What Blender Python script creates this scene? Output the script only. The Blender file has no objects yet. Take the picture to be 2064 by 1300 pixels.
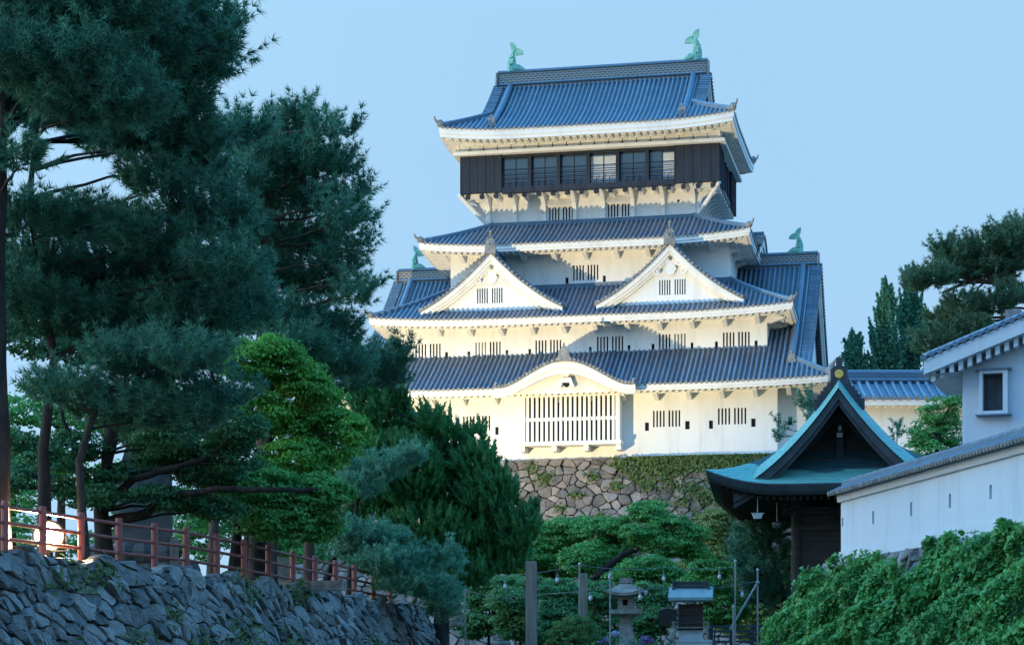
import bpy, math, random
import numpy as np
from mathutils import Vector, Matrix

SC = bpy.context.scene
C = SC.collection
R = math.radians
rng = np.random.RandomState(7)
random.seed(7)

# ------------------------------------------------------------------ camera
F, HY, CX, CZ = 4200.0, 1390.0, 1032.0, 1.6      # focal length and horizon in photo pixels, eye height
cam = bpy.data.cameras.new('camera')
camo = bpy.data.objects.new('camera', cam)
C.objects.link(camo)
camo.location = (0, 0, CZ)
camo.rotation_euler = (R(90), 0, 0)
cam.sensor_width = 36
cam.lens = 36 * F / 2064
cam.shift_y = (HY - 650) / 2064
cam.clip_start = 0.5
cam.clip_end = 6000
SC.camera = camo

# ------------------------------------------------------------------ sky, sun, exposure
SUN_EL, SUN_ROT = R(18), R(270)
w = bpy.data.worlds.new('World')
SC.world = w
w.use_nodes = True
nt = w.node_tree
bg = nt.nodes['Background']
sky = nt.nodes.new('ShaderNodeTexSky')
sky.sky_type = 'NISHITA'
sky.sun_disc = False
sky.sun_elevation = SUN_EL
sky.sun_rotation = SUN_ROT
sky.air_density = 1.0
sky.dust_density = 1.0
sky.ozone_density = 4.5
# paler band above the horizon; unseen upper sky brightened and blued as added fill
tcw = nt.nodes.new('ShaderNodeTexCoord'); spw = nt.nodes.new('ShaderNodeSeparateXYZ')
nt.links.new(tcw.outputs['Generated'], spw.inputs[0])
rpw = nt.nodes.new('ShaderNodeValToRGB'); nt.links.new(spw.outputs[2], rpw.inputs[0])
SKYTAB = [(0.0, (0.422, 0.541, 0.811)), (0.06, (0.507, 0.591, 0.777)), (0.1, (0.591, 0.608, 0.668)), (0.174, (0.811, 0.744, 0.668)), (0.245, (1.031, 0.913, 0.735)), (0.309, (1.234, 1.073, 0.811)), (0.45, (1.05, 1.85, 2.05)), (0.7, (1.4, 2.7, 2.8)), (1.0, (1.9, 3.5, 3.4))]
while len(rpw.color_ramp.elements) < len(SKYTAB): rpw.color_ramp.elements.new(0.5)
for e_, (p_, c_) in zip(rpw.color_ramp.elements, SKYTAB): e_.position = p_
for e_, (p_, c_) in zip(rpw.color_ramp.elements, SKYTAB): e_.color = (*c_, 1)
mxw = nt.nodes.new('ShaderNodeMix'); mxw.data_type = 'RGBA'; mxw.blend_type = 'MULTIPLY'; mxw.inputs[0].default_value = 1
nt.links.new(sky.outputs[0], mxw.inputs[6]); nt.links.new(rpw.outputs[0], mxw.inputs[7])
nt.links.new(mxw.outputs[2], bg.inputs[0])
bg.inputs[1].default_value = 0.15
sl = bpy.data.lights.new('sun', 'SUN')
slo = bpy.data.objects.new('sun', sl)
C.objects.link(slo)
sl.energy = 0.08
sl.angle = R(20)
sl.color = (1.0, 0.93, 0.82)
# direction towards the sun: rotation 0 = +Y, clockwise seen from above
sd = Vector((math.sin(SUN_ROT) * math.cos(SUN_EL), math.cos(SUN_ROT) * math.cos(SUN_EL), math.sin(SUN_EL)))
slo.rotation_euler = sd.to_track_quat('Z', 'Y').to_euler()
SC.view_settings.view_transform = 'Standard'
SC.view_settings.look = 'None'
SC.view_settings.gamma = 1
SC.view_settings.exposure = 1.25
SC.view_settings.use_curve_mapping = False


def at(px, py, Y):
    return Vector(((px - CX) / F * Y, Y, CZ + (HY - py) / F * Y))


# ------------------------------------------------------------------ materials
def ramp2(nt, fac, c0, c1, p0=0.0, p1=1.0):
    r = nt.nodes.new('ShaderNodeValToRGB')
    r.color_ramp.elements[0].position = p0
    r.color_ramp.elements[1].position = p1
    r.color_ramp.elements[0].color = (*c0, 1)
    r.color_ramp.elements[1].color = (*c1, 1)
    nt.links.new(fac, r.inputs[0])
    return r.outputs[0]


def mixc(nt, fac, a, b, mode='MIX'):
    m = nt.nodes.new('ShaderNodeMix')
    m.data_type = 'RGBA'
    m.blend_type = mode
    for sock, val in ((0, fac), (6, a), (7, b)):
        if isinstance(val, (int, float)):
            m.inputs[sock].default_value = val
        elif isinstance(val, tuple):
            m.inputs[sock].default_value = (*val, 1)
        else:
            nt.links.new(val, m.inputs[sock])
    return m.outputs[2]


def noise(nt, scale, detail=4, coord=None, rough=0.55):
    n = nt.nodes.new('ShaderNodeTexNoise')
    n.inputs['Scale'].default_value = scale
    n.inputs['Detail'].default_value = detail
    n.inputs['Roughness'].default_value = rough
    if coord is not None:
        nt.links.new(coord, n.inputs['Vector'])
    return n.outputs['Fac']


def tc(nt, scale=None):
    t = nt.nodes.new('ShaderNodeTexCoord').outputs['Object']
    if scale is None:
        return t
    m = nt.nodes.new('ShaderNodeMapping')
    m.inputs['Scale'].default_value = scale
    nt.links.new(t, m.inputs[0])
    return m.outputs[0]


def bump(nt, h, strength, dist):
    b = nt.nodes.new('ShaderNodeBump')
    b.inputs['Strength'].default_value = strength
    b.inputs['Distance'].default_value = dist
    nt.links.new(h, b.inputs['Height'])
    return b.outputs[0]


def newmat(name):
    m = bpy.data.materials.new(name)
    m.use_nodes = True
    nt = m.node_tree
    return m, nt, nt.nodes['Principled BSDF']


def mat(name, c0, c1, scale=2.0, rough=0.8, spec=0.3, bumpd=0.0, bscale=None, island=False, metal=0.0, stretch=None, detail=5):
    m, nt, p = newmat(name)
    co = tc(nt, stretch)
    n = noise(nt, scale, detail, co)
    if island:
        g = nt.nodes.new('ShaderNodeNewGeometry').outputs['Random Per Island']
        col = mixc(nt, 0.35, ramp2(nt, g, c0, c1), ramp2(nt, n, c0, c1, 0.3, 0.7))
    else:
        col = ramp2(nt, n, c0, c1, 0.3, 0.7)
    nt.links.new(col, p.inputs['Base Color'])
    p.inputs['Roughness'].default_value = rough
    p.inputs['Specular IOR Level'].default_value = spec
    p.inputs['Metallic'].default_value = metal
    if bumpd:
        nt.links.new(bump(nt, noise(nt, bscale or scale * 4, 6, co), 0.6, bumpd), p.inputs['Normal'])
    return m


def tile_mat(name, c0, c1, course=0.17, rough=0.38):
    m, nt, p = newmat(name)
    co = tc(nt)
    n = noise(nt, 0.9, 5, co)
    n2 = noise(nt, 9.0, 3, co)
    g = nt.nodes.new('ShaderNodeNewGeometry').outputs['Random Per Island']
    col = ramp2(nt, n, c0, c1, 0.3, 0.7)
    col = mixc(nt, 0.6, col, ramp2(nt, g, c0, c1))
    sep = nt.nodes.new('ShaderNodeSeparateXYZ')
    nt.links.new(co, sep.inputs[0])
    mm = nt.nodes.new('ShaderNodeMath'); mm.operation = 'DIVIDE'; mm.inputs[1].default_value = course
    nt.links.new(sep.outputs[2], mm.inputs[0])
    fr = nt.nodes.new('ShaderNodeMath'); fr.operation = 'FRACT'
    nt.links.new(mm.outputs[0], fr.inputs[0])
    lichen = mixc(nt, ramp2(nt, n2, (0, 0, 0), (0.5, 0.5, 0.5), 0.55, 0.8), col, (0.24, 0.24, 0.22))
    gap = ramp2(nt, fr.outputs[0], (0.35, 0.35, 0.35), (1, 1, 1), 0.02, 0.22)  # shade under each tile lap, darkened into the colour
    col = mixc(nt, 1.0, lichen, gap, 'MULTIPLY')
    nt.links.new(col, p.inputs['Base Color'])
    p.inputs['Roughness'].default_value = rough
    p.inputs['Specular IOR Level'].default_value = 0.55
    nt.links.new(bump(nt, fr.outputs[0], 0.7, 0.05), p.inputs['Normal'])
    return m


def lattice_mat(name, c0, c1, sx, sz):
    m, nt, p = newmat(name)
    co = nt.nodes.new('ShaderNodeTexCoord').outputs['Object']
    s = nt.nodes.new('ShaderNodeSeparateXYZ'); nt.links.new(co, s.inputs[0])
    cb = nt.nodes.new('ShaderNodeCombineXYZ')
    ad = nt.nodes.new('ShaderNodeMath'); ad.operation = 'ADD'
    nt.links.new(s.outputs[0], ad.inputs[0]); nt.links.new(s.outputs[1], ad.inputs[1])
    nt.links.new(ad.outputs[0], cb.inputs[0]); nt.links.new(s.outputs[2], cb.inputs[1])
    b = nt.nodes.new('ShaderNodeTexBrick')
    b.inputs['Scale'].default_value = 1.0
    b.inputs['Brick Width'].default_value = sx
    b.inputs['Row Height'].default_value = sz
    b.inputs['Mortar Size'].default_value = 0.035
    b.inputs['Color1'].default_value = (*c0, 1)
    b.inputs['Color2'].default_value = (*[x * 0.8 for x in c0], 1)
    b.inputs['Mortar'].default_value = (*c1, 1)
    nt.links.new(cb.outputs[0], b.inputs['Vector'])
    nt.links.new(b.outputs['Color'], p.inputs['Base Color'])
    p.inputs['Roughness'].default_value = 0.6
    nt.links.new(bump(nt, b.outputs['Fac'], 0.6, 0.03), p.inputs['Normal'])
    return m


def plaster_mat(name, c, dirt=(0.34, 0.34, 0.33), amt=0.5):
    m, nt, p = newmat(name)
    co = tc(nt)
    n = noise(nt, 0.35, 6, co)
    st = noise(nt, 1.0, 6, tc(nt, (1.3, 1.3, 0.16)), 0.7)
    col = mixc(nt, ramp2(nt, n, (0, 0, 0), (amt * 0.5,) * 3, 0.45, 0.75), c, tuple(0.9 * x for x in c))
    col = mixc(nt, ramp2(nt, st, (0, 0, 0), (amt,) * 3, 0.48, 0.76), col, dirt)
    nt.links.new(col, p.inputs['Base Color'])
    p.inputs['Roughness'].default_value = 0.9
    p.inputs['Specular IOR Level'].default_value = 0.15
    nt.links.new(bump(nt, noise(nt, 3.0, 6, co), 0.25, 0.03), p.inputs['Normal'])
    return m


def copper_mat(name):
    m, nt, p = newmat(name)
    co = tc(nt)
    s = nt.nodes.new('ShaderNodeSeparateXYZ'); nt.links.new(co, s.inputs[0])
    cb = nt.nodes.new('ShaderNodeCombineXYZ')
    ad = nt.nodes.new('ShaderNodeMath'); ad.operation = 'ADD'
    nt.links.new(s.outputs[0], ad.inputs[0]); nt.links.new(s.outputs[1], ad.inputs[1])
    nt.links.new(ad.outputs[0], cb.inputs[0]); nt.links.new(s.outputs[2], cb.inputs[1])
    b = nt.nodes.new('ShaderNodeTexBrick')
    b.inputs['Scale'].default_value = 1.0
    b.inputs['Brick Width'].default_value = 0.75
    b.inputs['Row Height'].default_value = 0.105
    b.inputs['Mortar Size'].default_value = 0.012
    b.inputs['Color1'].default_value = (0.125, 0.34, 0.285, 1)
    b.inputs['Color2'].default_value = (0.165, 0.40, 0.335, 1)
    b.inputs['Mortar'].default_value = (0.03, 0.10, 0.09, 1)
    nt.links.new(cb.outputs[0], b.inputs['Vector'])
    n = noise(nt, 1.3, 6, co)
    col = mixc(nt, ramp2(nt, n, (0, 0, 0), (0.5,) * 3, 0.45, 0.8), b.outputs['Color'], (0.10, 0.28, 0.25))
    # dark weather stain in the middle of the front slope
    g = nt.nodes.new('ShaderNodeMapping')
    g.inputs['Location'].default_value = (-0.5, -0.45, -13.9)
    g.inputs['Scale'].default_value = (0.35, 0.75, 2.2)
    nt.links.new(co, g.inputs[0])
    ln = nt.nodes.new('ShaderNodeVectorMath'); ln.operation = 'LENGTH'
    nt.links.new(g.outputs[0], ln.inputs[0])
    n2 = noise(nt, 4.0, 6, tc(nt, (0.5, 0.5, 4.0)))
    sb = nt.nodes.new('ShaderNodeMath'); sb.operation = 'ADD'
    nt.links.new(ln.outputs['Value'], sb.inputs[0]); nt.links.new(n2, sb.inputs[1])
    hf = nt.nodes.new('ShaderNodeMath'); hf.operation = 'MULTIPLY'; hf.inputs[1].default_value = 0.5
    nt.links.new(sb.outputs[0], hf.inputs[0])
    col = mixc(nt, ramp2(nt, hf.outputs[0], (0.85,) * 3, (0, 0, 0), 0.50, 0.58), col, (0.025, 0.05, 0.055))
    nt.links.new(col, p.inputs['Base Color'])
    p.inputs['Roughness'].default_value = 0.55
    nt.links.new(bump(nt, b.outputs['Fac'], 0.5, -0.02), p.inputs['Normal'])
    return m


def leaf_mat(name, c0, c1, trans=0.25, scale=0.7, rough=0.55, spec=0.3):
    m, nt, p = newmat(name)
    g = nt.nodes.new('ShaderNodeNewGeometry').outputs['Random Per Island']
    n = noise(nt, scale, 3, tc(nt))
    a = ramp2(nt, g, c0, c1)
    b = ramp2(nt, n, c0, c1, 0.35, 0.65)
    col = mixc(nt, 0.5, a, b)
    nt.links.new(col, p.inputs['Base Color'])
    p.inputs['Roughness'].default_value = rough
    p.inputs['Specular IOR Level'].default_value = spec
    t = nt.nodes.new('ShaderNodeBsdfTranslucent')
    nt.links.new(col, t.inputs['Color'])
    mx = nt.nodes.new('ShaderNodeMixShader')
    mx.inputs[0].default_value = trans
    nt.links.new(p.outputs[0], mx.inputs[1])
    nt.links.new(t.outputs[0], mx.inputs[2])
    nt.links.new(mx.outputs[0], nt.nodes['Material Output'].inputs[0])
    return m


def emis_mat(name, c, s):
    m, nt, p = newmat(name)
    p.inputs['Base Color'].default_value = (0.9, 0.9, 0.9, 1)
    p.inputs['Emission Color'].default_value = (*c, 1)
    p.inputs['Emission Strength'].default_value = s
    return m


M = {}
M['plaster'] = plaster_mat('white_plaster', (0.80, 0.79, 0.75), amt=0.34)
M['plaster2'] = plaster_mat('weathered_shaded_plaster', (0.53, 0.57, 0.60), amt=0.42)  # streaked white plaster, its base greyed and blued to imitate shade
M['tile'] = tile_mat('blue_grey_round_tile', (0.075, 0.135, 0.195), (0.165, 0.25, 0.33))
M['pan'] = tile_mat('blue_grey_shaded_pan_tile', (0.016, 0.027, 0.040), (0.042, 0.060, 0.082))  # tile colour darkened to put shade into the valleys between round rows
M['tile_end'] = mat('tile_end_clay', (0.13, 0.13, 0.13), (0.30, 0.28, 0.25), 6, 0.7, island=True)
M['lattice'] = lattice_mat('ridge_courses', (0.10, 0.11, 0.12), (0.33, 0.31, 0.27), 0.36, 0.17)
M['ornament'] = mat('ridge_ornament_clay', (0.14, 0.14, 0.145), (0.30, 0.29, 0.27), 5, 0.7, bumpd=0.02)
M['dark_wood'] = mat('black_stained_wood', (0.016, 0.020, 0.030), (0.032, 0.038, 0.052), 2, 0.6, 0.3, stretch=(1, 1, 0.15))
M['brown_wood'] = mat('old_brown_wood', (0.026, 0.019, 0.016), (0.055, 0.040, 0.034), 2.5, 0.75, 0.25, bumpd=0.01, stretch=(0.4, 0.4, 3))
M['grey_wood'] = mat('weathered_wood', (0.13, 0.11, 0.09), (0.24, 0.20, 0.16), 3, 0.85, 0.2, bumpd=0.01, stretch=(3, 3, 0.3))
M['gap'] = mat('unlit_interior', (0.018, 0.018, 0.02), (0.03, 0.03, 0.032), 2, 0.9, 0.1)
M['shutter'] = mat('pale_shutter', (0.40, 0.41, 0.41), (0.55, 0.55, 0.54), 2, 0.85, 0.2)
M['bronze'] = mat('green_bronze', (0.12, 0.36, 0.27), (0.27, 0.55, 0.42), 2.2, 0.6, 0.4, bumpd=0.05, bscale=6)
M['copper'] = copper_mat('verdigris_copper')
M['copper_dark'] = mat('shaded_dark_copper', (0.018, 0.040, 0.045), (0.04, 0.085, 0.09), 2, 0.5, 0.4, stretch=(0.5, 0.5, 6))  # shade under the gable, with dark patina, put into the colour
M['black_metal'] = mat('black_copper', (0.018, 0.022, 0.026), (0.04, 0.048, 0.055), 2, 0.5, 0.4)
M['gold'] = mat('gilt_metal', (0.55, 0.36, 0.08), (0.75, 0.50, 0.13), 8, 0.35, 0.5, metal=0.7)
M['stone_warm'] = mat('castle_stone', (0.085, 0.078, 0.07), (0.34, 0.285, 0.245), 1.4, 0.9, 0.2, bumpd=0.16, bscale=4, island=True)
M['stone_grey'] = mat('grey_wall_stone', (0.055, 0.055, 0.052), (0.33, 0.32, 0.30), 2.6, 0.8, 0.3, bumpd=0.12, bscale=9, island=True)
M['stone_joint'] = mat('mossy_joint_fill', (0.035, 0.032, 0.022), (0.10, 0.085, 0.065), 2, 0.95, 0.1, bumpd=0.05)
M['stone_dark'] = mat('dark_joint_earth', (0.016, 0.018, 0.014), (0.045, 0.045, 0.032), 2, 0.95, 0.1, bumpd=0.05)
M['lantern'] = mat('lantern_granite', (0.13, 0.12, 0.105), (0.30, 0.27, 0.235), 4, 0.9, 0.2, bumpd=0.02, bscale=18)
M['pedestal'] = mat('pale_granite', (0.34, 0.36, 0.37), (0.46, 0.47, 0.48), 6, 0.8, 0.3, bumpd=0.01, bscale=25)
M['monument'] = mat('monument_stone', (0.10, 0.105, 0.115), (0.24, 0.24, 0.245), 1.5, 0.85, 0.25, bumpd=0.06, bscale=5)
M['red'] = mat('red_painted_rail', (0.20, 0.045, 0.035), (0.30, 0.075, 0.055), 6, 0.55, 0.4, bumpd=0.004, bscale=30)
M['steel'] = mat('galvanised_pole', (0.16, 0.18, 0.19), (0.25, 0.27, 0.28), 6, 0.5, 0.5, metal=0.4)
M['cable'] = mat('grey_cable', (0.12, 0.13, 0.14), (0.2, 0.21, 0.22), 4, 0.6)
M['bulb'] = mat('frosted_bulb', (0.34, 0.36, 0.38), (0.45, 0.47, 0.49), 4, 0.3, 0.5)
M['bark'] = mat('dark_bark', (0.020, 0.017, 0.015), (0.055, 0.045, 0.038), 5, 0.95, 0.15, bumpd=0.05, bscale=14, stretch=(1, 1, 0.3))
M['bark_red'] = mat('pine_bark', (0.045, 0.028, 0.02), (0.12, 0.072, 0.05), 4, 0.95, 0.15, bumpd=0.05, bscale=12, stretch=(1, 1, 0.35))
M['ground'] = mat('bare_earth', (0.10, 0.085, 0.065), (0.20, 0.175, 0.14), 0.6, 0.95, 0.1, bumpd=0.05, bscale=5)
M['turf'] = mat('dry_grass_earth', (0.06, 0.075, 0.03), (0.14, 0.14, 0.07), 0.8, 0.95, 0.1, bumpd=0.05, bscale=6)
M['pine'] = leaf_mat('pine_needles', (0.037, 0.132, 0.083), (0.109, 0.287, 0.167), 0.22)
M['pine_soft'] = leaf_mat('soft_pine_needles', (0.085, 0.24, 0.15), (0.20, 0.44, 0.27), 0.28)
M['pine_old'] = leaf_mat('red_pine_needles', (0.055, 0.14, 0.085), (0.16, 0.25, 0.12), 0.25)
M['leaf_dark'] = leaf_mat('dark_camphor_leaf', (0.033, 0.114, 0.049), (0.09, 0.244, 0.081), 0.3)
M['leaf_bright'] = leaf_mat('bright_maple_leaf', (0.076, 0.253, 0.045), (0.215, 0.481, 0.063), 0.35)
M['leaf_garden'] = leaf_mat('garden_tree_leaf', (0.062, 0.218, 0.062), (0.172, 0.437, 0.094), 0.33)
M['leaf_shrub'] = leaf_mat('shrub_leaf', (0.054, 0.179, 0.071), (0.179, 0.394, 0.125), 0.3)
M['leaf_weep'] = leaf_mat('weeping_leaf', (0.06, 0.16, 0.045), (0.13, 0.27, 0.07), 0.35)
M['leaf_yellow'] = leaf_mat('yellowish_leaf', (0.105, 0.18, 0.045), (0.3, 0.33, 0.09), 0.3)
M['juniper'] = leaf_mat('juniper_scale_leaf', (0.024, 0.113, 0.038), (0.086, 0.276, 0.072), 0.2)
M['ginkgo'] = leaf_mat('ginkgo_leaf', (0.06, 0.21, 0.125), (0.15, 0.37, 0.21), 0.35)
M['ivy'] = leaf_mat('ivy_leaf', (0.041, 0.171, 0.046), (0.155, 0.45, 0.116), 0.28, scale=0.5, rough=0.45)
M['moss'] = leaf_mat('wall_creeper_leaf', (0.054, 0.102, 0.024), (0.144, 0.204, 0.054), 0.25)
M['petal'] = leaf_mat('violet_petal', (0.28, 0.10, 0.42), (0.45, 0.22, 0.60), 0.3)
M['petal_blue'] = leaf_mat('pale_blue_petal', (0.35, 0.40, 0.62), (0.50, 0.52, 0.72), 0.3)
mg, ntg, pg = newmat('window_glass')
pg.inputs['Base Color'].default_value = (0.05, 0.10, 0.15, 1)
pg.inputs['Roughness'].default_value = 0.04
pg.inputs['Specular IOR Level'].default_value = 0.9
pg.inputs['Metallic'].default_value = 0.25
M['glass'] = mg
M['flood'] = emis_mat('floodlight_lens', (1.0, 0.83, 0.50), 40)
M['flood_ring'] = emis_mat('floodlight_reflector', (1.0, 0.66, 0.26), 1.3)
M['blind'] = mat('white_blind', (0.55, 0.57, 0.58), (0.68, 0.69, 0.70), 3, 0.8)


# ------------------------------------------------------------------ mesh building
class MB:
    def __init__(s):
        s.v = []; s.f = []; s.m = []

    def add(s, vs, fs, mi=0):
        o = len(s.v)
        s.v.extend([tuple(p) for p in vs])
        for f in fs:
            s.f.append(tuple(i + o for i in f)); s.m.append(mi)

    def quad(s, a, b, c, d, mi=0):
        s.add([a, b, c, d], [(0, 1, 2, 3)], mi)

    def poly(s, pts, mi=0):
        s.add(pts, [tuple(range(len(pts)))], mi)

    def box(s, x0, x1, y0, y1, z0, z1, mi=0):
        s.add([(x0, y0, z0), (x1, y0, z0), (x1, y1, z0), (x0, y1, z0), (x0, y0, z1), (x1, y0, z1), (x1, y1, z1), (x0, y1, z1)],
              [(3, 2, 1, 0), (4, 5, 6, 7), (0, 1, 5, 4), (1, 2, 6, 5), (2, 3, 7, 6), (3, 0, 4, 7)], mi)

    def taper(s, cx, cy, z0, z1, a0, b0, a1, b1, mi=0):
        s.add([(cx - a0, cy - b0, z0), (cx + a0, cy - b0, z0), (cx + a0, cy + b0, z0), (cx - a0, cy + b0, z0),
               (cx - a1, cy - b1, z1), (cx + a1, cy - b1, z1), (cx + a1, cy + b1, z1), (cx - a1, cy + b1, z1)],
              [(3, 2, 1, 0), (4, 5, 6, 7), (0, 1, 5, 4), (1, 2, 6, 5), (2, 3, 7, 6), (3, 0, 4, 7)], mi)

    def grid(s, rows, mi=0):
        n, k = len(rows), len(rows[0])
        s.add([p for r in rows for p in r],
              [(i * k + j, i * k + j + 1, (i + 1) * k + j + 1, (i + 1) * k + j) for i in range(n - 1) for j in range(k - 1)], mi)

    def prism(s, poly, w0, w1, fn, mi=0):
        k = len(poly)
        vs = [fn(a, b, w0) for a, b in poly] + [fn(a, b, w1) for a, b in poly]
        s.add(vs, [tuple(range(k - 1, -1, -1)), tuple(range(k, 2 * k))] + [(i, (i + 1) % k, k + (i + 1) % k, k + i) for i in range(k)], mi)

    def tube(s, pts, r, n=6, mi=0, cap=True):
        pts = [Vector(p) for p in pts]
        rs = r if isinstance(r, (list, tuple)) else [r] * len(pts)
        rings = []
        for i, p in enumerate(pts):
            d = (pts[min(i + 1, len(pts) - 1)] - pts[max(i - 1, 0)])
            d = d.normalized() if d.length > 1e-9 else Vector((0, 0, 1))
            up = Vector((0, 0, 1)) if abs(d.z) < 0.9 else Vector((0, 1, 0))
            a = d.cross(up).normalized(); b = a.cross(d)
            rings.append([p + (a * math.cos(2 * math.pi * k / n) + b * math.sin(2 * math.pi * k / n)) * rs[i] for k in range(n)])
        o = [q for r_ in rings for q in r_]
        fs = [(i * n + k, i * n + (k + 1) % n, (i + 1) * n + (k + 1) % n, (i + 1) * n + k) for i in range(len(pts) - 1) for k in range(n)]
        if cap:
            fs += [tuple(range(n)), tuple(range((len(pts) - 1) * n, len(pts) * n))]
        s.add(o, fs, mi)

    def bar(s, pts, wd, h, mi=0, lat=None):
        """ridge-like bar of width wd and height h standing on the path"""
        pts = [Vector(p) for p in pts]
        rows = []
        for i, p in enumerate(pts):
            if lat is None:
                d = pts[min(i + 1, len(pts) - 1)] - pts[max(i - 1, 0)]
                a = Vector((d.y, -d.x, 0)).normalized()
            else:
                a = Vector(lat)
            a = a * wd / 2
            u = Vector((0, 0, h))
            rows.append([p - a - u * 0.3, p - a + u * 0.65, p - a * 0.55 + u * 0.95, p + u * 1.05, p + a * 0.55 + u * 0.95, p + a + u * 0.65, p + a - u * 0.3])
        s.grid(rows, mi)
        s.poly(rows[0], mi); s.poly(rows[-1], mi)

    def lathe(s, cx, cy, prof, n=12, mi=0, sq=False):
        rows = []
        for r, z in prof:
            rows.append([(cx + r * math.cos(2 * math.pi * (k + 0.5) / n), cy + r * math.sin(2 * math.pi * (k + 0.5) / n), z) for k in range(n + 1)])
        s.grid(rows, mi)
        s.poly(rows[0][:n], mi); s.poly(rows[-1][:n], mi)

    def ball(s, c, r, n=8, mi=0):
        rx, ry, rz = r if isinstance(r, (tuple, list)) else (r, r, r)
        rows = []
        for i in range(n + 1):
            a = math.pi * i / n
            rows.append([(c[0] + rx * math.sin(a) * math.cos(2 * math.pi * k / (n + 2)), c[1] + ry * math.sin(a) * math.sin(2 * math.pi * k / (n + 2)), c[2] - rz * math.cos(a)) for k in range(n + 3)])
        s.grid(rows, mi)

    def build(s, name, mats, parent=None, off=(0, 0, 0), smooth=False):
        me = bpy.data.meshes.new(name)
        vs = s.v if off == (0, 0, 0) else [(a + off[0], b + off[1], c + off[2]) for a, b, c in s.v]
        me.from_pydata(vs, [], s.f)
        ml = mats if isinstance(mats, (list, tuple)) else [mats]
        for m in ml:
            me.materials.append(m)
        if len(ml) > 1:
            me.polygons.foreach_set('material_index', s.m)
        if smooth:
            me.polygons.foreach_set('use_smooth', [True] * len(me.polygons))
        me.update()
        o = bpy.data.objects.new(name, me)
        C.objects.link(o)
        if parent:
            o.parent = parent
        return o


def np_obj(name, V, Fc, m, parent=None):
    V = np.asarray(V, dtype=np.float32); Fc = np.asarray(Fc, dtype=np.int32)
    k = Fc.shape[1]
    me = bpy.data.meshes.new(name)
    me.vertices.add(len(V)); me.vertices.foreach_set('co', V.ravel())
    me.loops.add(Fc.size); me.loops.foreach_set('vertex_index', Fc.ravel())
    me.polygons.add(len(Fc)); me.polygons.foreach_set('loop_start', np.arange(len(Fc), dtype=np.int32) * k)
    me.update(calc_edges=True)
    me.validate()
    me.materials.append(m)
    o = bpy.data.objects.new(name, me)
    C.objects.link(o)
    if parent:
        o.parent = parent
    return o


def tag(o, label=None, cat=None, group=None, kind=None):
    if label: o['label'] = label
    if cat: o['category'] = cat
    if group: o['group'] = group
    if kind: o['kind'] = kind
    return o


def thing(name, loc, rz=0, label=None, cat=None, group=None):
    o = bpy.data.objects.new(name, None)
    C.objects.link(o)
    o.location = loc; o.rotation_euler = (0, 0, rz)
    o.empty_display_size = 0.3
    return tag(o, label, cat, group)


def copy_tree(o, parent=None):
    c = o.copy(); C.objects.link(c); c.parent = parent
    for ch in list(o.children):
        copy_tree(ch, c)
    return c


# ------------------------------------------------------------------ Japanese roof pieces
def LF(t):
    return max(0.0, (abs(t) - 0.4) / 0.6) ** 2.2


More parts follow.
